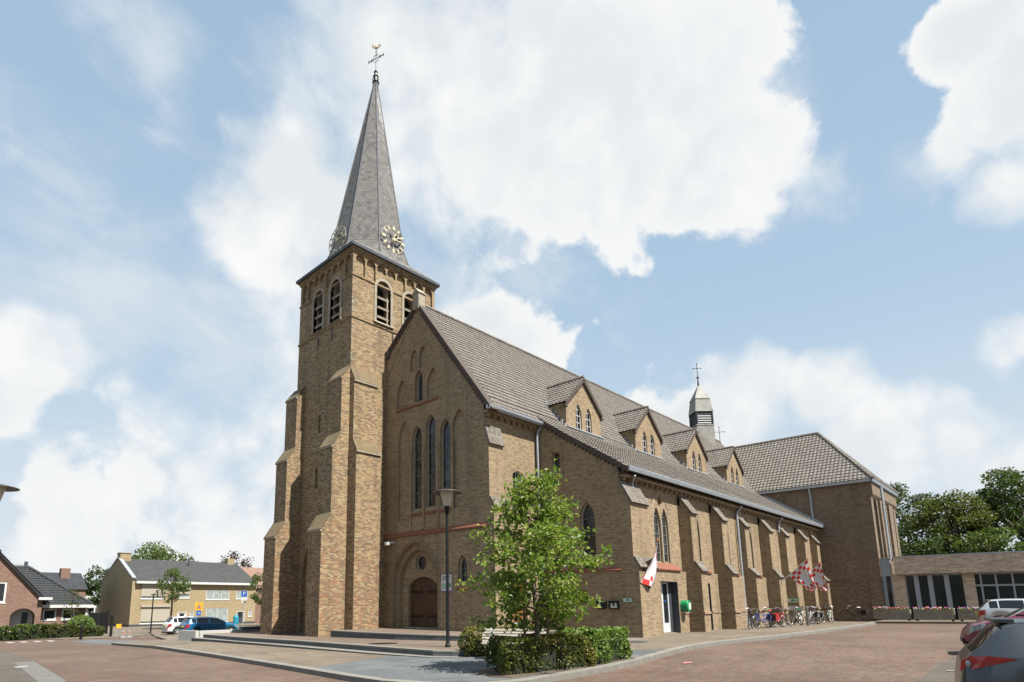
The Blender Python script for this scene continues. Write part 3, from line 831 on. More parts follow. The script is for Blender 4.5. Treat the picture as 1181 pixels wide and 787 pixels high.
def buttress(mb, capmb, u0, u1, mf, prof, caps):
    """prof: (d,z) outline from the ground out and up to the wall; caps: (d_in,z_in,d_out,z_out) tiled slopes"""
    mb.prism([mf(u0, z, d) for d, z in prof], V3(mf(u1, 0, 0))-V3(mf(u0, 0, 0)))
    for di, zi, do, zo in caps:
        e = V3((do-di, zo-zi, 0)).normalized(); nx, nz = -e.y, e.x
        if nz < 0: nx, nz = -nx, -nz
        ov = .07
        do2, zo2 = do+e.x*ov, zo+e.y*ov
        pts = [(di, zi), (do2, zo2), (do2+nx*.09, zo2+nz*.09), (di+nx*.09, zi+nz*.09)]
        a = V3(mf(u0-.03, 0, 0)); 
        capmb.prism([mf(u0-.035, z, d) for d, z in pts], V3(mf(u1+.035, 0, 0))-V3(mf(u0-.035, 0, 0)))


def butt_part(u0, u1, mf, prof, caps, mat=None, cmat=None):
    a, b = MB(), MB(); buttress(a, b, u0, u1, mf, prof, caps)
    o = part('buttress', a, mat or BR_NAVE); part_split('cap', b, cmat or M_CAP, o); return o


def rep(o):      # sub-parts keep the church origin
    for ch in o.children: LOC[ch.name] = LOC[o.name]


butt_part(19.5, 20.5, my, [(0, 0), (.5, 0), (.5, 5.65), (.26, 6.1), (.26, 8.6), (0, 9.45)], [(.26, 6.1, .5, 5.65), (0, 9.45, .26, 8.6)])

# --- aisle
AX, AY, TX = 23.45, 12.8, 54.4
ma = gpx(AX); mb = MB()
aw = arch(14.45, .78, 2.95, 6.05, .75); aw2 = rect(15.78, 16.2, 7.75, 8.66)
wall(mb, ma, [(12.8, 0), (17.1, 0), (17.1, 10.48), (15.7, 9.55), (14.3, 8.58), (13.0, 7.7), (12.8, 7.5)], [(aw, .25, False), (aw2, .25, True)])
mas = gpy(AY)
bx0 = [29.25, 33.2, 37.1, 40.85, 44.65, 48.35, 52.1]
wc = [27.28, 30.95, 34.95, 38.75, 42.5, 46.25, 50.05, 53.45]
holes = []; wins = []
for c in wc:
    if c > 53: continue
    for s_ in (-1, 1):
        lp = arch(c+s_*.40, .66, 3.36, 6.0, .85); holes.append((lp, .14, False)); wins.append(lp)
    dm = [(c, 5.95), (c+.26, 6.25), (c, 6.62), (c-.26, 6.25)]; holes.append((dm, .22, True))
d1 = rect(26.42, 28.2, .1, 2.47); d2 = rect(30.3, 32.05, .1, 2.47)
holes += [(d1, .40, False), (d2, .40, True)]
wall(mb, mas, [(23.45, 0), (54.4, 0), (54.4, 7.3), (23.45, 7.3)], holes)
mb.box(AX+.02, AY+.45, 0, TX, AY+.5, 3.2)
part('aisle_wall', mb, BR_NAVE)
window(ma, aw, .22, glass=M_GLASSL, bars=3); window(ma, aw2, .2, bars=2, fw=.04)
for lp in wins: window(mas, lp, .12, glass=M_GLASSB, bars=5, fw=.05, fd=.03)
# slender stone mullions and hoods between paired lancets
mb = MB()
for c in wc[:-1]:
    mb.box(c-.05, AY-.03, 3.36, c+.05, AY+.1, 5.4)
    mb.path([mas(*p, .0) for p in arch(c, 1.62, 3.4, 6.86, 1.35, 10)[1:]], .035, 5)
part_split('mullion', mb, M_FRAME)
ends = [25.0]+[x+.72 for x in bx0]; nxt = bx0+[TX]
for i, c in enumerate(wc[:-1]):
    u0, u1 = max(ends[i]+.02, c-1.35), min(nxt[i]-.02, c+1.35)
    mb = MB(); mb.prism([mas(u0, 2.985, .02), mas(u0, 2.985, .25), mas(u0, 3.04, .25), mas(u0, 3.37, -.04), mas(u0, 3.34, -.1)], (u1-u0, 0, 0)); part('window_sill', mb, M_TERRA)
mb = MB(); mb.prism([(AX-.06, 12.85, 2.86), (AX+.01, 12.85, 2.86), (AX+.01, 12.85, 3.02), (AX-.06, 12.85, 2.9)], (0, 4.2, 0)); part('string_course', mb, M_TERRA)
mb = MB(); LD = .18
for a, b, z0, z1 in ((25.01, 26.42, 0, 2.98), (28.2, 29.24, 0, 2.98), (26.42, 28.2, 2.47, 2.98), (29.98, 30.3, 0, 2.98), (32.05, 33.19, 0, 2.98), (30.3, 32.05, 2.47, 2.98)): mb.box(a, AY-LD, z0, b, AY+.012, z1)
for i, x in enumerate(bx0[1:]): mb.box(x+.725, AY-LD, 0, (bx0[1:]+[TX])[i+1]-.005, AY+.012, 2.98)
part_split('lower_wall', mb, BR_NAVE)
# plinth course, stands a little proud
mb = MB()
for a, b in ((28.25, 29.25), (29.97, 30.25), (32.1, 33.2)): mb.box(a, AY-.21, .95, b, AY-.17, 1.05)
for i, x in enumerate(bx0[1:]):
    e = (bx0[1:]+[TX])[i+1]; mb.box(x+.76, AY-.21, .95, e-.04, AY-.17, 1.05)
for i, x in enumerate(bx0):
    d = .92 if i in (0, 1, 3, 5) else .82
    mb.box(x-.03, AY-d-.03, .95, x+.75, AY, 1.05)
part('plinth_course', mb, M_TERRA if False else brick('plinth_brick', [(.36, .24, .15), (.42, .30, .19), (.30, .16, .10)], (.4, .34, .27), bw=.07, bh=.21))
for i, x in enumerate(bx0):
    if i in (0, 1, 3, 5):
        butt_part(x, x+.72, mas, [(0, 0), (.90, 0), (.90, 3.0), (.60, 3.44), (.60, 5.88), (0, 6.8)], [(.60, 3.44, .90, 3.0), (0, 6.8, .60, 5.88)])
    else:
        butt_part(x, x+.72, mas, [(0, 0), (.80, 0), (.80, 3.0), (.44, 3.40), (.44, 5.88), (0, 6.5)], [(.44, 3.40, .80, 3.0), (0, 6.5, .44, 5.88)])
    # pilaster strip continues the buttress up to the eaves
mb = MB()
for x in bx0: mb.box(x, AY-.10, 6.3, x+.72, AY+.01, 7.2)
part_split('pilaster', mb, BR_NAVE)
butt_part(AX-.01, 25.0, mas, [(0, 0), (.72, 0), (.72, 3.0), (.5, 3.4), (.5, 5.80), (0, 6.75)], [(.5, 3.4, .72, 3.0), (0, 6.75, .5, 5.80)])
# entrance in the first bay
mb = MB()
md = gpy(AY+.22)
for u0, u1 in ((26.44, 26.52), (27.1, 27.32), (27.80, 27.90)): mb.box(*md(u0, .12, .05), *md(u1, 2.45, 0))
mb.box(*md(26.44, 2.37, .052), *md(27.9, 2.46, 0)); mb.box(*md(26.5, .12, .045), *md(27.85, .55, .005))
d = part('entrance_door', mb, plain('light_grey_frame', (.58, .60, .61), .45, var=.04))
mb = MB(); mb.box(*md(26.5, .5, .02), *md(27.85, 2.4, .0)); g = part('glass', mb, M_GLASS, d)
mb = MB(); mb.box(*md(27.9, .12, .06), *md(28.19, 2.46, 0)); mb.box(28.180, AY-.175, .1, 28.194, AY+.24, 2.462); mb.box(26.426, AY-.175, .1, 26.44, AY+.24, 2.462); mb.box(26.445, AY-.175, 2.448, 28.175, AY+.24, 2.462)
part_split('reveal_lining', mb, M_DKGREY)
mb = MB(); mb.box(30.32, AY+.30, .1, 32.03, AY+.36, 2.46); mb.box(32.03, AY-.175, .1, 32.044, AY+.38, 2.46); part('side_door', mb, M_DKGREY)
mb = MB(); mb.tube(md(27.55, 1.55, .03), md(27.55, 1.55, .05), .05, n=10); part('door_sticker', mb, M_BSIGN)

# --- roofs with real pantiles


def pantile(mb, us, prof, mf, tw=.23, rh=.30, keep=None, amp=.032, lip=.035):
    """us=(u0,u1); prof polyline [(a,z)] from ridge down; mf(u,a,z)"""
    u0, u1 = us; cols = [0, .28, .5, .72]; hh = [0, .75, 1, .75]
    U = []; H = []; n = int((u1-u0)/tw)+1
    for i in range(n):
        for c, h in zip(cols, hh):
            u = u0+(i+c)*tw
            if u <= u1: U.append(u); H.append(h*amp)
    seg = []; tot = 0
    for a, b in zip(prof[:-1], prof[1:]):
        L = math.hypot(b[0]-a[0], b[1]-a[1]); seg.append((tot, L, a, b)); tot += L
    def at(s):
        for t0, L, a, b in seg:
            if s <= t0+L+1e-6:
                k = (s-t0)/L; return a[0]+(b[0]-a[0])*k, a[1]+(b[1]-a[1])*k, (b[0]-a[0])/L, (b[1]-a[1])/L
        t0, L, a, b = seg[-1]; return b[0], b[1], (b[0]-a[0])/L, (b[1]-a[1])/L
    nr = int(math.ceil(tot/rh)); base = len(mb.v); nu = len(U)
    for r in range(nr):
        for s, lf in ((r*rh, 0.), (min((r+1)*rh, tot), lip)):
            a, z, da, dz = at(s); na, nz = -dz, da
            if nz < 0: na, nz = -na, -nz
            for u, h in zip(U, H):
                w_ = .022*mnoise.noise((u*.35, s*.5, 3.1))+.012*mnoise.noise((u*1.7, s*1.9, 7.7)); mb.v.append(mf(u, a+na*(h+lf+w_), z+nz*(h+lf+w_)))
    for r in range(nr):
        b = base+2*r*nu; amid = at((r+.5)*rh)[0] if (r+.5)*rh < tot else at(tot)[0]
        for i in range(nu-1):
            if keep and not keep((U[i]+U[i+1])/2, amid): continue
            mb.f.append([b+i, b+i+1, b+nu+i+1, b+nu+i])
            if r < nr-1: mb.f.append([b+nu+i, b+nu+i+1, b+2*nu+i+1, b+2*nu+i])
            else: pass


def ridgecaps(mb, p, q, r=.13, step=.38):
    p, q = V3(p), V3(q); L = (q-p).length; d = (q-p)/L; n = max(1, int(L/step))
    for i in range(n): mb.tube(p+d*(L*i/n), p+d*(L*(i+1)/n+.03), r*.92, r*1.08, 8)


def uvroof(o, tw=.25, rh=.34): pass


UPP = [(21.57, 17.07), (17.15, 10.88)]
LOW1 = [(17.15, 10.88), (16.62, 10.14)]
LOW2 = [(17.15, 10.88), (16.85, 10.58), (16.4, 10.2), (15.7, 9.70), (14.3, 8.72), (13, 7.84), (12.30, 7.34)]
mfr = lambda u, a, z: (u, a, z)
mb = MB()
pantile(mb, (GX-.1, 60), UPP, mfr); pantile(mb, (GX-.1, AX), LOW1, mfr); pantile(mb, (AX-.08, TX), LOW2, mfr)
part('roof', mb, TILE_N, uv=True)
# solid roof deck underneath, north slope
mb = MB(); e = .06
mb.add([(GX-.02, 21.57, 17.0), (60, 21.57, 17.0), (60, 17.1, 10.74), (GX-.02, 17.1, 10.74)], [[0, 3, 2, 1]])
mb.add([(AX, 17.1, 10.74), (TX, 17.1, 10.74), (TX, 15.7, 9.6), (AX, 15.7, 9.6), (TX, 12.28, 7.22), (AX, 12.28, 7.22)], [[0, 3, 2, 1], [3, 5, 4, 2]])
mb.add([(GX-.02, 21.57, 17.05), (60, 21.57, 17.05), (60, 26.4, 10.3), (GX-.02, 26.4, 10.3)], [[0, 1, 2, 3]])
part('roof_deck', mb, M_VERGE)
mb = MB(); ridgecaps(mb, (GX-.1, 21.57, 17.09), (60, 21.57, 17.09)); part('ridge_tile', mb, TILE_N)
# verge of the aisle roof
mb = MB(); vp = [(16.95, 10.55), (16.4, 10.08), (15.7, 9.58), (14.3, 8.60), (13, 7.72), (12.3, 7.2)]
for a, b in zip(vp[:-1], vp[1:]): beam(mb, (AX+.02, *a), (AX+.02, *b), .24, .20)
for a, b in zip(vp[:-1], vp[1:]):
    n_ = max(1, int(math.hypot(b[0]-a[0], b[1]-a[1])/.22))
    for k in range(n_):
        t_ = k/n_; y = a[0]+(b[0]-a[0])*t_; z = a[1]+(b[1]-a[1])*t_-.19; mb.box(AX-.05, y-.05, z-.06, AX+.01, y+.05, z+.06)
part('verge', mb, M_VERGE)


def gutter(p, q, out, r=.11, name='gutter'):
    p, q, out = V3(p), V3(q), V3(out); mb = MB(); up = V3((0, 0, 1))
    pr = [out*0, up*-.17, out*.17+up*-.19, out*.22+up*-.03, out*.22, out*.19, out*.15-up*.15, out*.03-up*.14, out*.03]
    mb.prism([p+x for x in pr], q-p); return part(name, mb, M_ZINC)


gutter((GX-.15, 16.80, 10.30), (AX+.15, 16.80, 10.30), (0, -1, 0))
gutter((AX-.05, 12.42, 7.37), (TX+.0, 12.42, 7.37), (0, -1, 0))
mb = MB()
mb.box(GX, 16.86, 10.02, AX, 17.09, 10.16); mb.box(AX+.1, 12.5, 6.96, TX-.02, 12.79, 7.06)
for k in range(60): mb.box(AX+.2+k*.515, 12.62, 6.83, AX+.36+k*.515, 12.79, 6.96)
for k in range(9): mb.box(GX+.1+k*.45, 16.94, 9.88, GX+.26+k*.45, 17.09, 10.02)
part('eaves_cornice', mb, BR_NAVE)


def pipe(pts, r=.05): 
    mb = MB(); mb.path(pts, r, 8)
    for k in range(1, 4):
        z = pts[0][2]+(pts[-1][2]-pts[0][2])*k/4; mb.tube((pts[-1][0], pts[-1][1], z), (pts[-1][0], pts[-1][1], z+.06), r+.015, n=8)
    return part('downpipe', mb, M_ZINC)


pipe([(23.3, 16.72, 10.05), (23.3, 16.9, 9.8), (23.3, 16.95, 9.6), (23.3, 16.95, .1)], .055)
pipe([(36.9, 12.35, 7.05), (36.9, 12.6, 6.75), (36.9, 12.65, 6.6), (36.9, 12.65, .1)], .06)
pipe([(24.1, 12.35, 7.05), (24.3, 12.55, 6.85), (24.4, 12.65, 6.7), (24.4, 12.65, 6.35)], .05)
pipe([(44.3, 12.35, 7.05), (44.4, 12.55, 6.85), (44.45, 12.65, 6.6), (44.45, 12.65, 6.1)], .05)

# --- dormers
for xc in (27.5, 34.97, 42.25, 49.5):
    hw, yf, zb, ze, za = 1.72, 16.85, 10.45, 11.98, 13.62
    mfd = gpy(yf); mb = MB()
    wl = [arch(xc-.50, .56, 10.72, 12.14, .62), arch(xc+.50, .56, 10.72, 12.14, .62)]
    wall(mb, mfd, [(xc-hw, zb-.2), (xc+hw, zb-.2), (xc+hw, ze), (xc, za), (xc-hw, ze)], [(l, .16, False) for l in wl])
    yb = 18.25; mb.add([(xc-hw, yf, zb-.2), (xc-hw, yb, zb-.2), (xc-hw, yb, ze), (xc-hw, yf, ze)], [[0, 3, 2, 1]]); mb.add([(xc+hw, yf, zb-.2), (xc+hw, yb, zb-.2), (xc+hw, yb, ze), (xc+hw, yf, ze)], [[0, 1, 2, 3]])
    dm = part('dormer', mb, BR_NAVE)
    for l in wl:
        n = len(l); inn = shrink(l, .05); fb = MB()
        for i in range(n):
            a, b, c, d = l[i], l[(i+1) % n], inn[(i+1) % n], inn[i]; fb.poly([mfd(*a, -.08), mfd(*b, -.08), mfd(*c, -.08), mfd(*d, -.08)])
        uc = sum(p[0] for p in l[:2])/2
        for z in (11.1, 11.5, 11.85): fb.box(*mfd(uc-.24, z-.018, -.10), *mfd(uc+.24, z+.018, -.13))
        fb.box(*mfd(uc-.016, 10.76, -.098), *mfd(uc+.016, 12.0, -.132))
        part('dormer_window', fb, M_WHITE, dm)
        gb = MB(); gb.tess([l], lambda u, v: mfd(u, v, -.14), V3((0, -1, 0))); part('glass', gb, M_GLASS, dm)
    rb = MB(); ov = .16
    for sg in (-1, 1):
        mfx = lambda u, a, z: (a, u, z)
        pantile(rb, (yf-.12, 20.0), [(xc, za+.12), (xc+sg*(hw+ov), ze+.12-(ov*(za-ze)/hw))], mfx, keep=(lambda u, a, xc=xc, hw=hw: u < 18.35+ (1-abs(a-xc)/hw)*1.25))
    ridgecaps(rb, (xc, yf-.14, za+.16), (xc, 19.55, za+.16), .11)
    part('dormer_roof', rb, TILE_T, dm)
    vb = MB()
    for sg in (-1, 1): beam(vb, (xc, yf-.05, za+.02), (xc+sg*(hw+.1), yf-.05, ze-.07), .16, .2)
    vb.box(xc-hw-.18, yf-.12, ze-.30, xc-hw+.05, yf+.05, ze-.12); vb.box(xc+hw-.05, yf-.12, ze-.30, xc+hw+.18, yf+.05, ze-.12)
    part_split('verge', vb, M_VERGE, dm)
    lb = MB(); lb.box(xc-hw-.05, yf-.16, zb+.13, xc+hw+.05, yf-.004, zb+.19)
    for sg in (-1, 1):
        for k in range(7):
            y = yf+.2*k; lb.box(xc+sg*hw-(.10 if sg < 0 else -.005), y, zb+.16+k*.26, xc+sg*hw+(.10 if sg > 0 else -.005), y+.22, zb+.34+k*.26)
    part('flashing', lb, M_ZINC, dm)

# --- ridge turret over the crossing
tb = MB(); tc_ = V3((55.9, 21.57, 0)); a_ = 1.10


def sq(r, z): return [(tc_.x-r, tc_.y, z), (tc_.x, tc_.y-r, z), (tc_.x+r, tc_.y, z), (tc_.x, tc_.y+r, z)]


def loft(mb, rings, cap=True):
    n = len(rings[0]); vs = [p for r in rings for p in r]
    mb.add(vs, [[i*n+k, i*n+(k+1) % n, (i+1)*n+(k+1) % n, (i+1)*n+k] for i in range(len(rings)-1) for k in range(n)]+([list(range((len(rings)-1)*n, len(rings)*n))] if cap else []))


loft(tb, [sq(a_*1.06, 14.2), sq(a_*1.02, 17.75), sq(a_*1.06, 17.75), sq(a_*1.06, 17.85), sq(a_*.97, 17.85), sq(a_*.97, 17.9)])
tur = part('ridge_turret', tb, M_LEAD)
tb = MB(); loft(tb, [sq(a_*.86, 17.85), sq(a_*.86, 19.3)])
for i in range(4):
    p = V3(sq(a_*.94, 17.85)[i]); tb.box(p.x-.07, p.y-.07, 17.85, p.x+.07, p.y+.07, 19.3)
for k in range(6):
    z = 17.98+k*.22; loft(tb, [sq(a_*.96, z), sq(a_*.87, z+.13)], False)
part_split('louvre', tb, M_DKGREY, tur)
tb = MB(); loft(tb, [sq(a_*1.08, 19.12), sq(a_*1.02, 19.45), sq(a_*.86, 20.4), sq(a_*.92, 20.42), sq(a_*.88, 20.52), sq(a_*.05, 21.95), sq(.03, 22.0)]); part('turret_roof', tb, M_LEAD, tur)


def cross(mb, c, h, w, r, ax=V3((1, 0, 0))):
    c = V3(c); mb.tube(c, c+V3((0, 0, h)), r, r*.8, 6); m_ = c+V3((0, 0, h*.68)); mb.tube(m_-ax*w, m_+ax*w, r*.8, n=6)
    for q in (m_-ax*w, m_+ax*w, c+V3((0, 0, h))): mb.ball(q, r*2.0, 5)
    mb.ball(m_, r*2.2, 5)


tb = MB(); tb.tube((tc_.x, tc_.y, 21.9), (tc_.x, tc_.y, 22.6), .09, .05, 8); tb.ball((tc_.x, tc_.y, 22.75), .12, 6); cross(tb, (tc_.x, tc_.y, 22.7), 1.45, .36, .03, V3((.6, -.8, 0))); part('cross', tb, M_IRON, tur)

# --- transept
mt_ = gpx(TX); mb = MB(); SY = 9.02
mb.tess([[(SY, 0), (30, 0), (30, 10.45), (SY, 10.45)]], lambda u, v: mt_(u, v), V3((-1, 0, 0)))
mts = gpy(SY); th = [(arch(c, 1.2, 4.66, 9.55, .75), .55, False) for c in (55.75, 59.3, 62.6)]
wall(mb, mts, [(TX, 0), (64, 0), (64, 10.45), (TX, 10.45)], th)
mb.box(63.98, SY+.01, 0, 64.0, 30, 10.45)
mb.box(TX-.05, SY-.05, 2.97, TX+.01, AY-.02, 3.06)
mb.box(TX-.10, SY+.02, 0.0, TX+.01, SY+.75, 2.95)
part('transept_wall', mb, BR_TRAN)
for h in th: window(mts, h[0], .5, glass=M_GLASSB, bars=7, fw=.12)
mb = MB()
for c in (57.5, 61.0):  mb.box(c-.75, SY-.16, 4.6, c+.75, SY+.02, 9.3)
mb.prism([mts(TX, 9.3, 0), mts(TX, 10.4, 0), mts(TX, 10.4, .16), mts(TX, 9.5, .16)], (9.6, 0, 0))
part_split('pilaster', mb, BR_TRAN)
RX, RZ, EX, EZ, HY, EY = 59.2, 16.0, 54.08, 10.62, 13.0, 8.72
mb = MB()
hip = lambda a: EY+(a-EX)/(RX-EX)*(HY-EY)
pantile(mb, (EY-.1, 30), [(RX, RZ), (EX, EZ)], lambda u, a, z: (a, u, z), tw=.28, rh=.38, keep=lambda u, a: u > hip(a)-.05, amp=.05, lip=.05)
pantile(mb, (EX, 2*RX-EX), [(HY, RZ), (EY, EZ)], lambda u, a, z: (u, a, z), tw=.28, rh=.38, keep=lambda u, a: abs(u-RX) < (RX-EX)*(HY-a)/(HY-EY)+.05, amp=.05, lip=.05)
part('transept_roof', mb, TILE_T)
mb = MB()
mb.add([(RX, HY, RZ-.04), (RX, 30, RZ-.04), (EX, 30, EZ-.06), (EX, EY, EZ-.06), (2*RX-EX, EY, EZ-.06), (2*RX-EX, 30, EZ-.06)], [[0, 1, 2, 3], [0, 3, 4], [0, 4, 5, 1]])
mb.box(EX+.1, EY+.1, EZ-.18, 2*RX-EX-.1, 30, EZ-.1)
part('roof_deck', mb, M_VERGE)
mb = MB(); ridgecaps(mb, (RX, HY-.1, RZ+.03), (RX, 30, RZ+.03), .15, .42); ridgecaps(mb, (RX, HY, RZ+.03), (EX, EY, EZ+.05), .14, .42); ridgecaps(mb, (RX, HY, RZ+.03), (2*RX-EX, EY, EZ+.05), .14, .42)
part('ridge_tile', mb, TILE_T)
gutter((TX-.15, 30, 10.62), (TX-.15, SY-.2, 10.62), (-1, 0, 0)); gutter((TX-.4, SY-.12, 10.62), (64.3, SY-.12, 10.62), (0, -1, 0))
pipe([(TX-.26, 12.95, 10.45), (TX-.1, 12.95, 10.1), (TX-.06, 12.95, 9.8), (TX-.06, 12.95, 7.25)], .07)
pipe([(57.5, SY-.22, 10.45), (57.5, SY-.24, 10.1), (57.5, SY-.24, 9.8), (57.5, SY-.24, 4.7)], .08)
mb = MB(); cross(mb, (60.2, 21.57, 17.1), 1.6, .45, .035, V3((.6, -.8, 0))); part('cross', mb, plain('pale_iron', (.30, .27, .30), .6))
# abutment flashing along the transept wall
mb = MB()
for a, b in zip(LOW2[2:-1], LOW2[3:]): beam(mb, (TX-.03, a[0], a[1]+.12), (TX-.03, b[0], b[1]+.12), .05, .22)
part_split('flashing', mb, M_ZINC)

# --- tower
X0, X1, Y0, Y1 = 17.1, 23.2, 24.15, 29.45
ZT = 20.5
msS = gpy(Y0); msW = gpx(X0)
arcsS = []; arcsW = []
nA = 8
for i in range(nA):
    w = (X1-X0-.3)/nA; c = X0+.15+w*(i+.5); low = 19.72 if i in (2, 3, 5, 6) else 19.0
    arcsS.append((arch(c, w-.10, low, 20.27, (w-.10)/2), .15, True))
    w2 = (Y1-Y0-.3)/nA; c2 = Y0+.15+w2*(i+.5); low = 19.72 if i in (2, 5) or i in (3, 4) and False else 19.0
    low = 19.72 if i in (1, 2, 4, 5) else 19.0
    arcsW.append((arch(c2, w2-.09, low, 20.25, (w2-.09)/2), .15, True))
wS = [arch(19.22, 1.0, 16.8, 19.30, .5), arch(21.22, 1.0, 16.8, 19.30, .5)]
wW = [arch(25.72, .95, 16.8, 19.25, .5), arch(27.42, .95, 16.8, 19.25, .5)]
blindW = [(arch(26.9, 2.7, 0, 5.2, 2.4), .22, True)]
slitW = [(rect(26.85, 27.07, 10.7, 11.7), .3, True), (rect(26.98, 27.2, 7.6, 8.7), .3, True)]
mb = MB()
wall(mb, msS, [(X0, -.6), (X1, -.6), (X1, ZT), (X0, ZT)], [(l, .55, False) for l in wS]+arcsS)
wall(mb, msW, [(Y0, -.6), (Y1, -.6), (Y1, ZT), (Y0, ZT)], [(l, .55, False) for l in wW]+arcsW+blindW+slitW)
mb.poly([(X0, Y1, -.6), (X1, Y1, -.6), (X1, Y1, ZT), (X0, Y1, ZT)], True); mb.poly([(X1, Y0, -.6), (X1, Y1, -.6), (X1, Y1, ZT), (X1, Y0, ZT)])
part('tower_wall', mb, BR_TOWER)
mb = MB()
for z in (16.50, 18.93):
    mb.box(X0-.05, Y0-.05, z, X1+.05, Y0+.01, z+.10)
    mb.box(X0-.05, Y0+.01, z, X0+.01, Y1+.05, z+.10)
for z, h in ((20.32, .12), (20.44, .12)):
    k = .06 if z < 20.4 else .12
    mb.box(X0-k, Y0-k, z, X1+k, Y0+.01, z+h-.004); mb.box(X0-k, Y0+.01, z, X0+.01, Y1+k, z+h-.004)
part('tower_cornice', mb, BR_TOWER)
mb = MB(); rs = random.Random(3)
for k in range(46):     # a few pale stone quoins and repair blocks
    z = 1+rs.random()*18.5; w = .12+rs.random()*.22; h = .07+.08*rs.random()
    if rs.random() < .5: mb.box(X0-.004, Y0-.008, z, X0+w, Y0+.05, z+h)
    else: mb.box(X0-.008, Y0-.004, z, X0+.05, Y0+w, z+h)
part_split('quoin', mb, M_STONE)
mb = MB()
for (y, z0) in ((27.35, 15.6), (25.95, 15.75)): mb.box(X0-.03, y-.03, z0, X0+.01, y+.03, z0+.75)
for (x, z0) in ((19.9, 15.7),): mb.box(x-.03, Y0-.03, z0, x+.03, Y0+.01, z0+.75)
part_split('wall_anchor', mb, M_IRON)
for lps, mfw in ((wS, msS), (wW, msW)):
    for l in lps:
        fb = MB(); out = shrink(l, -.16); n = len(l)
        for i in range(n):
            if i == 0: continue
            a, b, c, d = out[i], out[(i+1) % n], l[(i+1) % n], l[i]
            fb.poly([mfw(*a, .06), mfw(*b, .06), mfw(*c, .06), mfw(*d, .06)]); fb.poly([mfw(*a, 0), mfw(*b, 0), mfw(*b, .06), mfw(*a, .06)]); fb.poly([mfw(*d, .06), mfw(*c, .06), mfw(*c, -.3), mfw(*d, -.3)])
            i2 = shrink(l, .10); a, b = l[i], l[(i+1) % n]; c, d = i2[(i+1) % n], i2[i]
            fb.poly([mfw(*a, -.18), mfw(*b, -.18), mfw(*c, -.18), mfw(*d, -.18)]); fb.poly([mfw(*d, -.18), mfw(*c, -.18), mfw(*c, -.5), mfw(*d, -.5)])
        u0, u1 = l[0][0], l[1][0]
        fb.prism([mfw(u0-.2, 16.62, 0), mfw(u0-.2, 16.68, .14), mfw(u0-.2, 16.90, -.1), mfw(u0-.2, 16.62, -.1)], V3(mfw(u1+.2, 0, 0))-V3(mfw(u0-.2, 0, 0)))
        w_ = part('bell_window', fb, M_STONE)
        vb = MB(); vb.tess([l], lambda u, v: mfw(u, v, -.52), None); part('dark_opening', vb, M_VOID, w_)
        for z in (17.05, 17.62, 18.2):
            lb = MB(); lb.prism([mfw(u0+.1, z+.30, -.45), mfw(u0+.1, z, -.02), mfw(u0+.1, z+.12, .0), mfw(u0+.1, z+.42, -.45)], V3(mfw(u1-.1, 0, 0))-V3(mfw(u0+.1, 0, 0))); part('louvre', lb, M_STONE, w_)
# tower buttresses: B and A project west, C south
mB = msS   # profile in x, extruded along y


def wbutt(y0, y1):
    prof = [(0, -.6), (1.48, -.6), (1.48, 4.98), (.98, 5.80), (.98, 9.25), (.52, 9.98), (.52, 13.0), (0, 13.7)]
    a, b = MB(), MB()
    a.prism([(X0-d, y0, z) for d, z in prof], (0, y1-y0, 0))
    o = part('buttress', a, BR_BUTT); c = MB()
    for (di, zi, do, zo) in ((.98, 5.80, 1.48, 4.98), (.52, 9.98, .98, 9.25), (0, 13.7, .52, 13.0)):
        c.prism([(X0-di-.01, y0-.012, zi+.03), (X0-do-.05, y0-.012, zo-.01), (X0-do-.05, y0-.012, zo+.06), (X0-di-.01, y0-.012, zi+.10)], (0, y1-y0+.024, 0))
    part_split('cap', c, BR_MOSS, o); e = MB()
    for do, zo in ((1.48, 4.98), (.98, 9.25), (.52, 13.0)): e.box(X0-do-.07, y0-.02, zo-.06, X0-do+.03, y1+.02, zo+.02)
    part_split('drip_stone', e, M_STONE, o)


wbutt(Y0-.002, Y0+1.16); wbutt(Y1-.92, Y1+.28)
profC = [(0, -.6), (.66, -.6), (.66, 9.05), (.36, 9.6), (.36, 12.85), (0, 13.6)]
a = MB(); a.prism([(X0-.002, Y0-d, z) for d, z in profC], (1.55, 0, 0)); o = part('buttress', a, BR_BUTT)
c = MB()
for di, zi, do, zo in ((.36, 9.6, .66, 9.05), (0, 13.6, .36, 12.85)): c.prism([(X0-.015, Y0-di-.01, zi+.03), (X0-.015, Y0-do-.05, zo), (X0-.015, Y0-do-.05, zo+.06), (X0-.015, Y0-di-.01, zi+.10)], (1.58, 0, 0))
part_split('cap', c, BR_MOSS, o); e = MB()
for do, zo in ((.66, 9.05), (.36, 12.85)): e.box(X0-.02, Y0-do-.07, zo-.06, X0+1.57, Y0-do+.03, zo+.02)
part_split('drip_stone', e, M_STONE, o)
# north-side buttress just shows behind the west pair
a = MB(); a.prism([(X0+.1, Y1+d, z) for d, z in profC], (1.5, 0, 0)); part('buttress', a, BR_BUTT)
# eaves board and spire
mb = MB(); ex0, ex1, ey0, ey1 = X0-.24, X1+.24, Y0-.24, Y1+.24
mb.box(ex0, ey0, 20.56, ex1, ey1, 20.72); part('eaves_board', mb, M_DKGREY)
sx, sy = 20.14, 26.80; tip = V3((20.33, 26.64, 35.45))
k8 = math.tan(math.pi/8)


def octo(r, z, cx, cy): return [(cx+x*r, cy+y*r, z) for x, y in ((-1, k8), (-1, -k8), (-k8, -1), (k8, -1), (1, -k8), (1, k8), (k8, 1), (-k8, 1))]


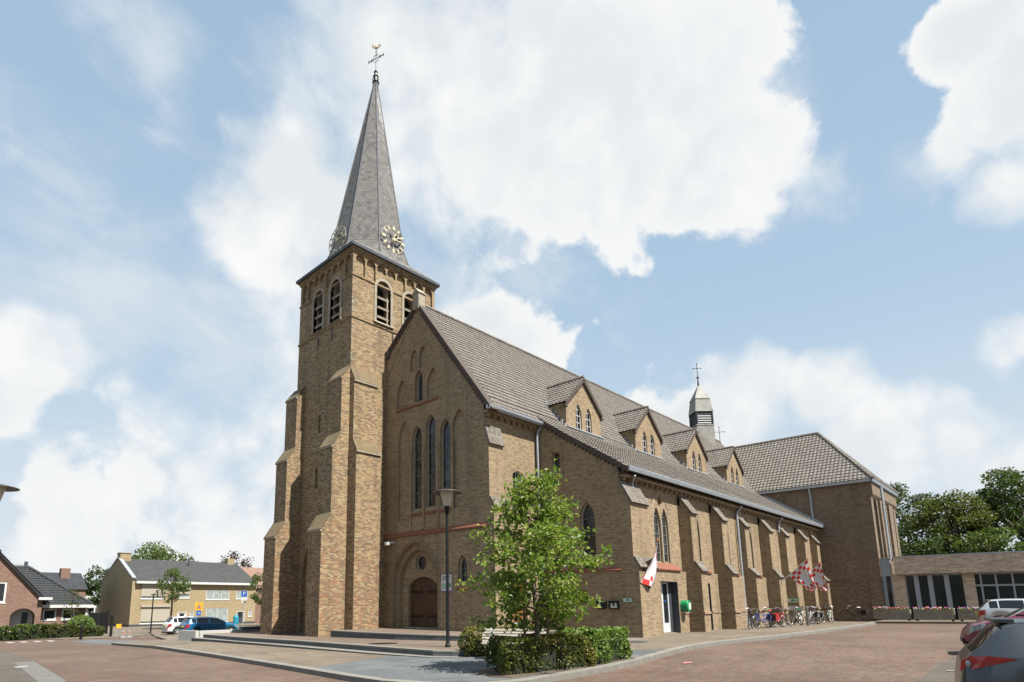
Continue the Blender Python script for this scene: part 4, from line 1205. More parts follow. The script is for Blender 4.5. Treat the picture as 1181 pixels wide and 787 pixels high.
sqr = [(ex0, ey0+2.2+.6, 20.725), (ex0, ey0, 20.725), (ex0+.01, ey0-.0, 20.725), (ex1, ey0, 20.725), (ex1, ey0+.01, 20.725), (ex1, ey1, 20.725), (ex1-.01, ey1, 20.725), (ex0, ey1, 20.725)]
sqr = [(ex0, ey1, 20.725), (ex0, ey0+.005, 20.725), (ex0+.005, ey0, 20.725), (ex1-.005, ey0, 20.725), (ex1, ey0+.005, 20.725), (ex1, ey1-.005, 20.725), (ex1-.005, ey1, 20.725), (ex0+.005, ey1, 20.725)]
mb = MB(); rb_ = 2.33; rings = [sqr, octo(rb_*1.07, 21.25, sx, sy)]
for t_ in (.06, .25, .5, .75, .93):
    z = 21.3+(35.45-21.3)*t_; cx = sx+(tip.x-sx)*t_; cy = sy+(tip.y-sy)*t_; rings.append(octo(rb_*(1-t_), z, cx, cy))
rings.append(octo(.12, 34.9, tip.x-.01, tip.y+.007)); loft(mb, rings); spire = part('spire', mb, SLATE)
mb = MB()
for i in range(8):
    pts = [V3(r[i]) for r in rings[1:]]; mb.path([p+(p-V3((sx, sy, p.z))).normalized()*.01 for p in pts], .045, 5)
part('hip_roll', mb, plain('hip_lead', (.13, .13, .14), .6), spire)
mb = MB(); qd = 2*math.pi/8
# pale repaired slates on the SW face near the top
def oct_pt(face, a, t_, out=.015):
    z = 21.3+(35.45-21.3)*t_; cx = sx+(tip.x-sx)*t_; cy = sy+(tip.y-sy)*t_; o = octo(rb_*(1-t_), z, cx, cy); p = V3(o[face]); q = V3(o[(face+1) % 8]); m_ = p+(q-p)*a
    return m_+(m_-V3((cx, cy, z))).normalized()*out
for (t0, t1, a0, a1) in ((.80, .86, .2, .95), (.86, .90, .45, .9), (.72, .80, .35, .98), (.69, .72, .7, .98)):
    mb.poly([oct_pt(2, a0, t0), oct_pt(2, a1, t0), oct_pt(2, a1, t1), oct_pt(2, a0, t1)])
part('slate_patch', mb, brick('pale_slate', [(.34, .34, .35), (.42, .42, .42), (.26, .26, .27)], (.14, .14, .15), bw=.22, bh=.2, mw=.012), spire)
mb = MB(); T = tip
mb.lathe([(.20, -.62), (.24, -.56), (.15, -.5), (.155, -.2), (.2, -.12), (.11, -.05), (.10, .12), (.14, .22), (.07, .34), (.03, .42)], T, 8)
mb.tube(T+V3((0, 0, .3)), T+V3((0, 0, 2.05)), .03, .02, 6)
for a in range(4):
    d = V3((math.cos(a*math.pi/2), math.sin(a*math.pi/2), 0)); mb.path([T+d*.2-V3((0, 0, .62)), T+d*.29-V3((0, 0, .5)), T+d*.24-V3((0, 0, .4))], .022, 5)
cc = T+V3((0, 0, 1.28)); ax_ = V3((.35, -.93, .10)).normalized()
mb.tube(cc-ax_*.55, cc+ax_*.55, .024, n=6)
for s_ in (-.55, -.34, .34, .55):
    p = cc+ax_*s_; mb.ball(p, .05, 4); mb.ball(p+V3((0, 0, .075)), .034, 4); mb.ball(p-V3((0, 0, .075)), .034, 4)
for z in (1.5, 1.68, 1.86): mb.ball(T+V3((0, 0, z)), .05, 4)
for a in (-1, 1):
    mb.path([cc+ax_*.28*a, cc+ax_*.17*a+V3((0, 0, .19)), cc+V3((0, 0, .28))], .016, 5); mb.path([cc+ax_*.28*a, cc+ax_*.17*a-V3((0, 0, .19)), cc-V3((0, 0, .28))], .016, 5)
part('spire_cross', mb, M_IRON, spire)
mb = MB(); b_ = T+V3((0, 0, 2.05)); dx = V3((.6, -.8, 0))
def bp(u, z): return b_+dx*u*.62+V3((0, 0, z*.72))
cock = [bp(-.50, .38), bp(-.46, .20), bp(-.30, .10), bp(-.10, .0), bp(.10, -.02), bp(.28, .08), bp(.40, .24), bp(.50, .26), bp(.42, .36), bp(.36, .44), bp(.28, .36), bp(.18, .22), bp(-.05, .20), bp(-.22, .28), bp(-.34, .48)]
mb.prism([p-V3((.8, .6, 0))*.04 for p in cock], V3((.8, .6, 0))*.08); mb.ball(bp(.05, .1), .08, 6, (1.3, 1, 1)); part('weathercock', mb, plain('bright_gilding', (.80, .68, .42), .3, .5, var=.03), spire)


def clock(face):
    t_ = (22.50-21.3)/(35.45-21.3); c = oct_pt(face, .5, t_, .20); c2 = oct_pt(face, .5, t_+.05, .30); up_ = V3((0, 0, 1)); p, q = oct_pt(face, 0, t_), oct_pt(face, 1, t_); h = (q-p).normalized(); n = h.cross(up_).normalized()
    if n.dot(c-V3((sx, sy, c.z))) < 0: n = -n
    mb = MB(); r = .86
    pr = []
    for i in range(24):
        a = 2*math.pi*i/24; mb.tube(c+(h*math.cos(a)+up_*math.sin(a))*r, c+(h*math.cos(a+math.pi/12)+up_*math.sin(a+math.pi/12))*r, .022, n=5)
        mb.tube(c+(h*math.cos(a)+up_*math.sin(a))*r*.68, c+(h*math.cos(a+math.pi/12)+up_*math.sin(a+math.pi/12))*r*.68, .018, n=5)
    for a in (0, math.pi/2): mb.tube(c+(h*math.cos(a)+up_*math.sin(a))*r-n*.02, c-(h*math.cos(a)+up_*math.sin(a))*r-n*.02, .02, n=5)
    for a in (.8, 2.35, 3.9, 5.5): mb.tube(c+(h*math.cos(a)+up_*math.sin(a))*r*.7, c+(h*math.cos(a)+up_*math.sin(a))*r*.5-n*.5, .03, n=5)
    o = part('clock', mb, plain('pale_clock_ring', (.30, .28, .25), .5), spire)
    mb2 = MB()
    for i in range(12):
        a = 2*math.pi*i/12; e_ = h*math.cos(a)+up_*math.sin(a); t2 = h*-math.sin(a)+up_*math.cos(a); wd = .085 if i % 3 else .12
        mb2.obox(c+e_*r*.84+n*.02, e_, t2, n, .115, wd*.62, .012)
    part_split('clock_numeral', mb2, M_GOLD, spire)
    mb3 = MB()
    for a, L in ((R(18), .55), (R(55), .40)):
        e_ = h*math.cos(a)+up_*math.sin(a); t2 = h*-math.sin(a)+up_*math.cos(a); mb3.obox(c+e_*L*.4+n*.05, e_, t2, n, L*.62, .06, .012); mb3.obox(c+e_*L*.75+n*.05, e_, t2, n, .14, .12, .012)
    mb3.tube(c, c+n*.08, .09, n=8)
    part('clock_hand', mb3, M_GOLD, spire)


clock(2); clock(0)


# ------------------------------------------------------------------ flat-roofed hall beside the transept
hall = thing('community_hall', 'low flat-roofed hall of pale brick with tall dark glass panes beside the transept', 'building', (54.4, 5, .2))
FX = 54.6; mh = gpx(FX); mb = MB()
hw_ = [rect(4.52, 7.68, .2, 3.38), rect(1.0, 3.92, .2, 3.38), rect(-5.5, .6, .2, 3.38)]
wall(mb, mh, [(-6, .1), (8.42, .1), (8.42, 3.45), (-6, 3.45)], [(l, .25, False) for l in hw_])
mb.box(FX+.01, -6, .1, 66, -5.8, 4.5)
part('wall', mb, BR_FLAT, hall)
mb = MB(); mb.box(FX-.50, -6.3, 3.40, 66, 8.12, 4.62); part('fascia', mb, BR_FLAT, hall)
mb = MB(); mb.box(FX-.54, -6.34, 4.622, 66, 8.16, 4.70); part('roof_edge', mb, M_ZINC, hall)
mb = MB(); mb.box(FX-.02, 8.43, .1, FX+.35, 9.0, 4.55); mb.box(FX-.06, 8.38, 4.55, FX+.4, 9.01, 4.64); part('link_panel', mb, M_GREYM, hall)
mb = MB(); mb.box(FX-.03, 8.50, .3, FX, 8.78, 3.3); part('link_window', mb, M_GLASS, hall)
for l in hw_:
    mb = MB(); y0, y1 = l[0][0], l[1][0]; mb.tess([l], lambda u, v: mh(u, v, -.2), V3((-1, 0, 0)))
    g = part('window', mb, M_GLASS, hall)
    fb = MB()
    if y0 > 4:
        for y in (7.03, 6.26, 5.37): fb.box(FX-.12, y-.13, .2, FX+.19, y+.13, 3.38)
        fb.box(FX+.145, y0+.05, 3.28, FX+.188, y1-.05, 3.378); fb.box(FX+.14, y1-.05, .2, FX+.19, y1, 3.38); fb.box(FX+.14, y0, .2, FX+.19, y0+.05, 3.38)
    else:
        for y in ([3.62, 2.87, 2.06, 1.2] if y0 > .5 else [-.5, -1.6, -2.7, -3.8]): fb.box(FX+.10, y-.05, .2, FX+.19, y+.05, 3.38)
        fb.box(FX+.105, y0, 2.48, FX+.188, y1, 2.60); fb.box(FX+.105, y0, 3.28, FX+.188, y1, 3.378); fb.box(FX+.105, y0, .202, FX+.188, y1, .34)
    part('window_frame', fb, M_GREYM, g)
mb = MB(); mb.box(FX+1.4, -6, .15, FX+1.5, 8.3, 3.3); part('interior', mb, M_VOID, hall)
barn = thing('shed', 'grey sloping metal roof of a shed showing above the hall at the right', 'shed', (78, 0, .2))
mb = MB(); mb.prism([(76, 4.4, 5.3), (76, -6, 9.0), (76, -6, 5.3)], (10, 0, 0)); part('roof', mb, plain('corrugated_sheet', (.26, .25, .22), .7, var=.15), barn)
mb = MB(); mb.box(76.1, -6, .1, 86, 4.2, 5.3); part('wall', mb, M_CONC, barn)

# ------------------------------------------------------------------ foliage


def leafmesh(name, pts, mat, parent, size, seed, local_off=None, flat=.35):
    """many small folded leaves; pts = [(pos, tone)]"""
    r = random.Random(seed); vs = []; fs = []; tone = []
    off = LOC.get(parent.name, V3((0, 0, 0))) if parent else V3((0, 0, 0))
    for p, tn in pts:
        s = size*(.65+.7*r.random()); n = V3((r.gauss(0, 1), r.gauss(0, 1), r.gauss(0, 1)+flat*2)); n.normalize()
        a = n.orthogonal().normalized(); b = n.cross(a); th = r.random()*6.283; e = a*math.cos(th)+b*math.sin(th); f = n.cross(e); q = V3(p)-off
        i = len(vs); up_ = n*s*.16
        vs += [q-e*s*.5, q+f*s*.36+up_, q+e*s*.5, q-f*s*.36+up_]; fs += [[i, i+1, i+2], [i, i+2, i+3]]
        t = min(1, max(0, tn+r.gauss(0, .16))); tone += [t]*4
    me = bpy.data.meshes.new(name); me.from_pydata([tuple(v) for v in vs], [], fs); me.update(); me.materials.append(mat)
    at = me.attributes.new('leaf', 'FLOAT', 'POINT'); at.data.foreach_set('value', tone)
    o = bpy.data.objects.new(name, me); COL.objects.link(o)
    if parent: o.parent = parent; LOC[o.name] = off
    return o


LF_LIME = leafmat('lime_leaves', [(.055, .105, .016), (.095, .175, .024), (.145, .245, .034), (.21, .31, .05), (.33, .37, .085)], .5)
LF_DARK = leafmat('dark_leaves', [(.014, .032, .008), (.022, .048, .012), (.034, .066, .016), (.05, .085, .022)], .25)
LF_MID = leafmat('mid_leaves', [(.035, .065, .014), (.055, .095, .018), (.08, .125, .025), (.11, .15, .032)], .3)
LF_GREY = leafmat('grey_leaves', [(.035, .055, .03), (.055, .08, .045), (.075, .105, .065), (.11, .14, .10)], .25)
LF_OLIVE = leafmat('olive_leaves', [(.035, .048, .012), (.055, .07, .016), (.08, .09, .022), (.105, .108, .03)], .3)
LF_PURP = leafmat('purple_leaves', [(.03, .018, .022), (.045, .025, .03), (.06, .035, .04)], .2)
LF_YEW = leafmat('yew_leaves', [(.04, .06, .012), (.075, .095, .017), (.125, .135, .024), (.18, .18, .032), (.24, .15, .05)], .25)
LF_LAUR = leafmat('laurel_leaves', [(.045, .085, .016), (.075, .135, .024), (.115, .195, .034), (.19, .28, .06)], .3)


def bgtree(label, x, y, h, rx, rz, mat, n, size, seed, group=None, zc=None, trunk=.25, cat='tree', name='tree', open_=.0, ry=None):
    z0 = gz(x, y)+ROAD; t = thing(name, label, cat, (x, y, z0), group); r = random.Random(seed); ry = ry or rx
    zc = z0+h-rz if zc is None else zc; clumps = []
    for i in range(int(34+rx*6)):
        while True:
            d = V3((r.uniform(-1, 1), r.uniform(-1, 1), r.uniform(-1, 1)))
            if d.length < 1: break
        d = d.normalized()*(d.length**.45); clumps.append((V3((x+d.x*rx*.86, y+d.y*ry*.86, zc+d.z*rz*.86)), rx*(.17+.17*r.random()), r.random()))
    pts = []; n = int(n*2.9) if x > 70 else int(n*1.4); size = size*(.68 if x > 70 else .8)
    for i in range(n):
        c, cr, tn = clumps[r.randrange(len(clumps))]
        d = V3((r.gauss(0, 1), r.gauss(0, 1), r.gauss(0, 1))).normalized()*cr*(.55+.6*r.random()); d.z *= .75
        pts.append((c+d, .30+.45*tn))
    leafmesh('crown', pts, mat, t, size, seed)
    mb = MB(); top = V3((x, y, zc+rz*.3)); mb.path([(x, y, z0-.2), (x+.05, y, z0+(zc-z0)*.5), tuple(top)], [trunk, trunk*.8, trunk*.3], 8)
    for i in range(9):
        c = clumps[r.randrange(len(clumps))][0]; s = V3((x, y, zc-rz*(.7-.7*r.random()))); mb.path([s, (s+c)/2+V3((0, 0, .2)), c], [trunk*.45, trunk*.3, trunk*.1], 6)
    part('trunk', mb, M_BARK, t); return t


bgtree('tall grey-green tree right behind the end of the transept', 84, 11.0, 15.0, 4.6, 5.6, LF_GREY, 5200, .42, 11, 'trees behind the hall')
bgtree('olive-green tree in the middle behind the flat-roofed hall', 78, 6.7, 12.8, 3.7, 5.2, LF_OLIVE, 4600, .38, 12, 'trees behind the hall')
bgtree('big dark green tree behind the right part of the hall', 82, 1.6, 14.8, 4.4, 5.8, LF_DARK, 5600, .42, 13, 'trees behind the hall')
bgtree('tallest dark green tree at the far right edge behind the shed roof', 92, -3.0, 17.4, 6.0, 7.0, LF_DARK, 6200, .46, 14, 'trees behind the hall')
bgtree('low bushy tree filling the gap beneath the olive tree and the dark one', 74, 3.8, 8.4, 2.6, 3.0, LF_MID, 2600, .34, 15, 'trees behind the hall')
bgtree('dark low tree at the foot of the grey-green tree by the transept', 75, 9.6, 9.0, 3.0, 3.4, LF_DARK, 3000, .34, 16, 'trees behind the hall')
bgtree('large round green tree rising behind the ridge of the yellow house', 35.6, 104, 12.8, 6.4, 4.6, LF_MID, 5200, .46, 21, 'trees behind the houses')
bgtree('dark tree showing left of the gable of the yellow house', 27.6, 105, 8.8, 3.4, 3.8, LF_DARK, 2600, .44, 22, 'trees behind the houses')
bgtree('lower dark tree left of the one by the yellow gable', 24.2, 108, 6.4, 3.2, 3.0, LF_DARK, 2200, .44, 23, 'trees behind the houses')
bgtree('purple-leaved tree behind the right chimney of the yellow house', 44.6, 96, 11.2, 3.6, 2.8, LF_PURP, 1400, .40, 24, 'trees behind the houses', trunk=.18)
bgtree('young round street tree in front of the roller shutters of the yellow house', 24.2, 66, 6.6, 1.75, 1.9, LF_MID, 1500, .24, 25, 'street trees', trunk=.13)
bgtree('slim street tree half hidden behind the church tower', 34.9, 66.5, 6.6, 1.6, 2.1, LF_MID, 1300, .24, 26, 'street trees', trunk=.13)
bgtree('thin young tree with sparse crown before the brick house', 13.3, 59.2, 4.6, .75, 1.5, LF_OLIVE, 260, .16, 27, 'street trees', trunk=.05)
mb = MB(); r_ = random.Random(5); pts = []
for i in range(2600):
    a = r_.random(); pts.append(((14+a*26, 122+r_.gauss(0, 1.2), -1.2+r_.random()**.7*(4.4+1.1*mnoise.noise((a*9, 0, 0)))), r_.random()*.6))
o = leafmesh('tree_belt', pts, LF_DARK, None, .55, 6); o['kind'] = 'stuff'; tag(o, 'dark belt of far trees on the skyline between the two houses', 'trees')

pts = []  # unseen tree row, added to darken west-facing glass and the western sky light
for i in range(5200):
    a = r_.random(); x = -46+r_.gauss(0, 1.5); y = -60+a*150; pts.append(((x, y, -1+r_.random()**.8*(9.5+3.5*mnoise.noise((y*.13, 3, 0)))), r_.random()*.6))
o = leafmesh('tree_belt', pts, LF_DARK, None, 1.5, 66, flat=0.); o['kind'] = 'stuff'; tag(o, 'unseen row of dark trees added in the west to darken reflections and shade', 'trees')

# young lime in the planted bed
LX, LY = 11.85, 8.84
lime = thing('young_tree', 'young bright green lime tree staked in the hedged bed before the church', 'tree', (LX, LY, .0))
r_ = random.Random(42); bm_ = MB(); pts = []
trunkp = [(LX, LY, -.05), (LX+.02, LY-.02, 1.0), (LX-.02, LY+.02, 2.2), (LX+.05, LY-.03, 3.2), (LX+.11, LY-.05, 4.1), (LX+.14, LY-.06, 4.62)]
bm_.path(trunkp, [.075, .065, .052, .035, .018, .006], 9)


def trk(z):
    for a, b in zip(trunkp[:-1], trunkp[1:]):
        if a[2] <= z <= b[2]: k = (z-a[2])/(b[2]-a[2]); return V3(a).lerp(V3(b), k)
    return V3(trunkp[-1])


RAD = [(1.0, 1.0), (1.5, 1.5), (2.0, 1.85), (2.45, 2.0), (2.9, 1.75), (3.3, 1.5), (3.7, 1.2), (4.2, .75), (4.62, .35)]


def radat(z):
    for a, b in zip(RAD[:-1], RAD[1:]):
        if a[0] <= z <= b[0]: return a[1]+(b[1]-a[1])*(z-a[0])/(b[0]-a[0])
    return .25


nb = 56
for i in range(nb):
    f = i/(nb-1); z = 1.12+3.2*f+r_.gauss(0, .12); z = min(max(z, 1.05), 4.45); L = .90*radat(min(4.6, z+.22))*(.45+.72*r_.random()**.8); a = i*2.399+r_.gauss(0, .3)
    s = trk(z); d = V3((math.cos(a), math.sin(a), 0)); rise = r_.uniform(-.15, .45)+.55*f
    p1 = s+d*L*.45+V3((0, 0, rise*.5)); p2 = s+d*L+V3((0, 0, rise*.45-.10*(1-f)))
    bm_.path([s, p1, p2], [.022*(1.1-f*.6), .014, .004], 6)
    nt_ = 5+int(L*4)
    for k in range(nt_):
        u = .22+.78*(k+.6*r_.random())/nt_; b = (s.lerp(p1, u/.5) if u < .5 else p1.lerp(p2, (u-.5)/.5))
        a2 = a+r_.choice((-1, 1))*(.5+.8*r_.random()); tl = (.18+.30*r_.random())*(1.15-.35*u)
        e = b+V3((math.cos(a2), math.sin(a2), r_.uniform(-.6, .55)))*tl; bm_.tube(b, e, .006, .002, 4)
        tone = .25+.55*r_.random()
        for q in range(14):
            w = r_.random(); c = b.lerp(e, .2+.9*w)+V3((r_.gauss(0, .085), r_.gauss(0, .085), r_.gauss(0, .10)-.03)); pts.append((c, tone+.1*f+r_.gauss(0, .10)))
part('trunk', bm_, M_BARK, lime); leafmesh('crown', pts, LF_LIME, lime, .122, 8, flat=.3)
for i, (dx, dy) in enumerate(((-.20, .19), (.20, -.19))):
    mb = MB(); mb.path([(LX+dx, LY+dy, -.1), (LX+dx, LY+dy, 1.42)], .036, 8); mb.box(LX+dx*.2-.02, LY+dy*.2-.02, 1.27, LX+dx+.03, LY+dy+.03, 1.33)
    o = build('tree_stake', mb, M_STAKE); tag(o, ('wooden stake left of the young lime trunk', 'wooden stake right of the young lime trunk')[i], 'stake', 'stakes of the young lime')


def hedge(name, label, cat, quad, h, mat, n, size, seed, z=None, group=None, core=(.012, .018, .006), lumps=.10):
    """clipped shrub: dark twiggy core inside a shell of leaves; quad = 4 ground corners"""
    cx = sum(p[0] for p in quad)/4; cy = sum(p[1] for p in quad)/4; z0 = gz(cx, cy) if z is None else z
    t = thing(name, label, cat, (cx, cy, z0), group); r = random.Random(seed); q = [V3((p[0], p[1], 0)) for p in quad]
    def P(u, v, w): return q[0].lerp(q[1], u).lerp(q[3].lerp(q[2], u), v)+V3((0, 0, z0+w*h))
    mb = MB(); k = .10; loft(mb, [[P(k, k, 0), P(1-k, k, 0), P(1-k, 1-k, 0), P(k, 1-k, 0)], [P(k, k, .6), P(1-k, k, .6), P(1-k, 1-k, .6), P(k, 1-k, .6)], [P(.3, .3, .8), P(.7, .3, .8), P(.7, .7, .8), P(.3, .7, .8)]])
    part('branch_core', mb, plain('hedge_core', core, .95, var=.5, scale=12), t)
    pts = []
    while len(pts) < n:
        u, v, w = r.random(), r.random(), r.random()**.8
        f = r.randrange(6)
        if f < 2: w = 1-.10*r.random()**1.5
        elif f == 2: v = .05*r.random()+.02
        elif f == 3: v = 1-.05*r.random()-.02
        elif f == 4: u = .05*r.random()
        else: u = 1-.05*r.random()
        # rounded shoulders
        e = min(u, 1-u, v, 1-v)
        if w > .86 and e < .06*(w-.86)/.14*1.2: continue
        if w < .18 and r.random() < .55: continue
        p = P(u, v, w); nz = mnoise.noise(p*1.9)+.5*mnoise.noise(p*4.3); dirv = (p-P(.5, .5, .45)).normalized(); p = p+dirv*nz*lumps*(1.6)
        if p.z < z0+.02: continue
        pts.append((p, .42+.5*mnoise.noise(p*1.3+V3((seed, 0, 0)))+.12*w))
    leafmesh('foliage', pts, mat, t, size, seed); return t


hedge('hedge', 'clipped yellowish hedge with brown twigs in front of the lime tree', 'hedge', [(10.42, 8.66), (13.25, 8.08), (13.5, 8.95), (11.15, 9.75)], .78, LF_YEW, 9500, .062, 31)
hedge('hedge', 'fresh green broad-leaved hedge at the right end of the planted bed', 'hedge', [(13.2, 8.1), (15.45, 8.3), (15.25, 9.5), (13.4, 9.3)], .80, LF_LAUR, 5200, .085, 32, lumps=.14)
hedge('hedge', 'dark green clipped hedge behind the slatted bench', 'hedge', [(13.35, 12.55), (15.3, 11.3), (15.7, 12.0), (13.75, 13.2)], .84, LF_YEW, 5200, .062, 33)
for i in range(4):
    x0 = 7.2+i*2.0; y0 = 58.9-.55*i
    hedge('hedge', ['leafy green hedge at the left picture edge before the brick house', 'leafy hedge in front of the arched porch', 'reddish tinged hedge under the small white windows', 'last low hedge beside the black bollard'][i], 'hedge', [(x0, y0), (x0+2.1, y0-.5), (x0+2.2, y0+.5), (x0+.1, y0+1.0)], [1.0, 1.15, 1.05, .8][i], [LF_MID, LF_MID, LF_OLIVE, LF_OLIVE][i], 1500, .16, 40+i, gz(x0, y0)+ROAD+.05, 'hedges before the brick house', lumps=.2)
bx, by = 14.1, 58.9; zb = gz(bx, by)+ROAD; t = thing('round_shrub', 'ball-shaped bright green shrub at the corner of the brick house', 'shrub', (bx, by, zb)); rr = random.Random(9); pts = []
for i in range(2200):
    d = V3((rr.gauss(0, 1), rr.gauss(0, 1), rr.gauss(0, 1))).normalized(); pts.append((V3((bx, by, zb+.95))+V3((d.x*1.0, d.y*1.0, d.z*.85))*(1+.06*rr.random()), .55+.4*d.z*rr.random()))
leafmesh('foliage', pts, LF_LAUR, t, .13, 9)
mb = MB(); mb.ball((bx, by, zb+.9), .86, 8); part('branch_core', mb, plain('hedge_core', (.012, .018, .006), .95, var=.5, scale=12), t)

# ------------------------------------------------------------------ houses on the left


def ywin(house, mfw, u0, u1, v0, v1, panes=1, glass=None, fw=.07, sill=True, dep=.10):
    fb = MB(); 
    fb.box(*mfw(u0, v0, -.04), *mfw(u0+fw, v1, .03)); fb.box(*mfw(u1-fw, v0, -.04), *mfw(u1, v1, .03)); fb.box(*mfw(u0+fw, v1-fw, -.04), *mfw(u1-fw, v1, .03)); fb.box(*mfw(u0+fw, v0, -.04), *mfw(u1-fw, v0+fw, .03))
    for k in range(1, panes):
        u = u0+(u1-u0)*k/panes; fb.box(*mfw(u-fw/2, v0+fw, -.04), *mfw(u+fw/2, v1-fw, .028))
    if sill: fb.box(*mfw(u0-.06, v0-.08, 0), *mfw(u1+.06, v0-.002, .10))
    f = part('window', fb, M_WHITE, house); gb = MB(); gb.box(*mfw(u0+fw, v0+fw, -.03), *mfw(u1-fw, v1-fw, .004)); g = part('pane', gb, glass or M_CURT, f); return f


HY0 = 76.8; HZ = -1.42
yh = thing('terraced_house', 'long yellow brick house with dark tiled roof and a gable in shade', 'house', (23.4, HY0, HZ))
mfy = gpy(HY0); HX0, HX1, HB, HR, RZ_ = 23.4, 39.4, 89.6, 83.2, 7.1
mb = MB()
yholes = [(24.5, 27.3, 1.95, 3.45), (28.8, 30.3, 2.04, 3.1), (32.46, 35.6, 1.85, 3.05), (36.6, 38.2, 1.94, 3.0), (24.6, 27.95, -1.0, .95), (30.55, 31.0, -.3, .35), (32.6, 35.55, -1.0, .75), (38.45, 38.95, -.4, .42)]
ydoors = [(28.95, 30.1), (36.8, 37.85)]
wall(mb, mfy, [(HX0, HZ-.2), (HX1, HZ-.2), (HX1, 4.1), (HX0, 4.1)], [(rect(*h), .09, True) for h in yholes]+[(rect(a, b, HZ+.02, .3), .12, True) for a, b in ydoors])
part('wall', mb, BR_YEL, yh)
mb = MB()
mb.prism([(HX0-.004, HY0+.012, HZ-.2), (HX0-.004, HB, HZ-.2), (HX0-.004, HB, 4.35), (HX0-.004, HR, RZ_+.05), (HX0-.004, HY0+.012, 4.35)], (.28, 0, 0))
mb.prism([(HX1, HY0+.01, HZ-.2), (HX1, HB, HZ-.2), (HX1, HB, 4.1), (HX1, HR, RZ_-.1), (HX1, HY0+.01, 4.1)], (-.28, 0, 0))
part_split('gable_wall', mb, BR_YEL, yh)
mb = MB(); mb.box(HX0-.03, HY0-.03, HZ-.2, HX1, HY0, HZ+.35); mb.box(HX0-.03, HY0, HZ-.2, HX0, HB, HZ+.3); part_split('plinth', mb, M_DKGREY, yh)
mb = MB()
mb.add([(HX0+.3, HY0-.35, 4.05), (HX1, HY0-.35, 4.05), (HX1, HR, RZ_), (HX0+.3, HR, RZ_), (HX1, HB+.3, 4.05), (HX0+.3, HB+.3, 4.05)], [[0, 1, 2, 3], [3, 2, 4, 5]])
part('roof', mb, tilemat('grey_house_tile', [(.05, .05, .052), (.06, .06, .062), (.043, .043, .046)], tw=.3, rh=.35, la=.06), yh)
mb = MB(); beam(mb, (HX0+.12, HY0-.2, 4.42), (HX0+.12, HR, RZ_+.18), .42, .10); beam(mb, (HX0+.12, HB, 4.35), (HX0+.12, HR, RZ_+.18), .42, .10); part_split('verge', mb, M_ZINC, yh)
mb = MB(); mb.box(HX0+.35, HY0-.45, 3.78, HX1+.1, HY0-.002, 4.06); part('gutter', mb, M_WHITE, yh)
mb = MB(); mb.box(HX0+.02, HR-.75, 6.6, HX0+1.3, HR+.55, 7.75); mb.box(HX0-.05, HR-.82, 7.75, HX0+1.37, HR+.62, 7.83); part('chimney', mb, BR_YEL, yh)
mb = MB(); mb.box(HX1-1.6, HR-.5, 6.6, HX1-.6, HR+.5, 7.75); part('chimney', mb, BR_YEL, yh)
mb = MB(); mb.tube((31.8, HR-1.6, 6.3), (31.8, HR-1.6, 7.5), .12, n=8); part('vent_pipe', mb, M_DKGREY, yh)
for i, h in enumerate(yholes):
    f = ywin(yh, gpy(HY0+.05), *h, panes=[1, 1, 3, 1, 1, 1, 2, 1][i])
    if i in (0, 4, 1):
        sb = MB(); z0 = h[2]+(.32 if i < 2 else .28); z0 = h[2]+(.5 if i == 1 else .3 if i == 0 else .25); sb.box(h[0], HY0-.06, z0, h[1], HY0+.03, h[3]+.02); sb.box(h[0]-.05, HY0-.22, h[3]+.02, h[1]+.05, HY0, h[3]+.24); part('roller_shutter', sb, M_CREAM, f)
for i, (a, b) in enumerate(ydoors):
    db = MB(); db.box(a+.06, HY0+.06, HZ+.03, b-.06, HY0+.11, .24); d = part('door', db, M_WHITE if i == 0 else M_DKGREY, yh)
    fb = MB(); fb.box(a-.02, HY0-.02, HZ+.02, a+.07, HY0+.1, .32); fb.box(b-.07, HY0-.02, HZ+.02, b+.02, HY0+.1, .32); fb.box(a+.07, HY0-.02, .24, b-.07, HY0+.1, .32); part('door_frame', fb, M_WHITE, d)
    gb = MB(); gb.box(a+.3, HY0+.05, -.5, b-.3, HY0+.058, .1); part('pane', gb, M_GLASS, d)
mb = MB(); mb.box(39.45, HY0+.5, HZ-.2, 46, HB-1, 3.4); mb.prism([(39.45, HY0+.2, 3.4), (39.45, HB, 3.4), (39.45, HR, 6.6)], (6.5, 0, 0)); o = build('house', mb, BR_RED); tag(o, 'reddish house beyond the yellow one, mostly hidden by the church tower', 'house')

# brick house with arched porch
BZ = -1.35
bh = thing('brick_house', 'red brick house with arched porch, white window frames and black tiled hipped roof', 'house', (8, 60.5, BZ))
mfb = gpy(60.5); mb = MB()
porch = arch(10.05, 1.75, BZ, 1.08, .6); bw = rect(6.9, 8.72, 1.55, 3.25)
wall(mb, mfb, [(4.4, BZ-.2), (11.35, BZ-.2), (11.35, 1.9), (7.9, 5.6), (4.4, 1.9)], [(porch, 1.1, False), (bw, .1, True)])
mb.poly([(11.35, 60.5, BZ-.2), (11.35, 61.2, BZ-.2), (11.35, 61.2, 1.9), (11.35, 60.5, 1.9)])
mfb2 = gpy(61.2); w2 = [rect(11.62, 12.62, .05, 1.0), rect(13.05, 14.05, .05, 1.0)]
wall(mb, mfb2, [(11.35, BZ-.2), (14.95, BZ-.2), (14.95, 1.3), (11.35, 1.3)], [(w, .1, True) for w in w2])
mb.poly([(14.95, 61.2, BZ-.2), (14.95, 69, BZ-.2), (14.95, 69, 1.3), (14.95, 61.2, 1.3)])
part('wall', mb, BR_RED, bh)
mb = MB(); mb.box(9.2, 61.55, BZ, 10.9, 61.6, 1.0); part('porch_wall', mb, M_WHITE, bh)
mb = MB(); mb.box(10.15, 61.45, BZ, 10.55, 61.548, .7); part('door', mb, M_DKGREY, bh)
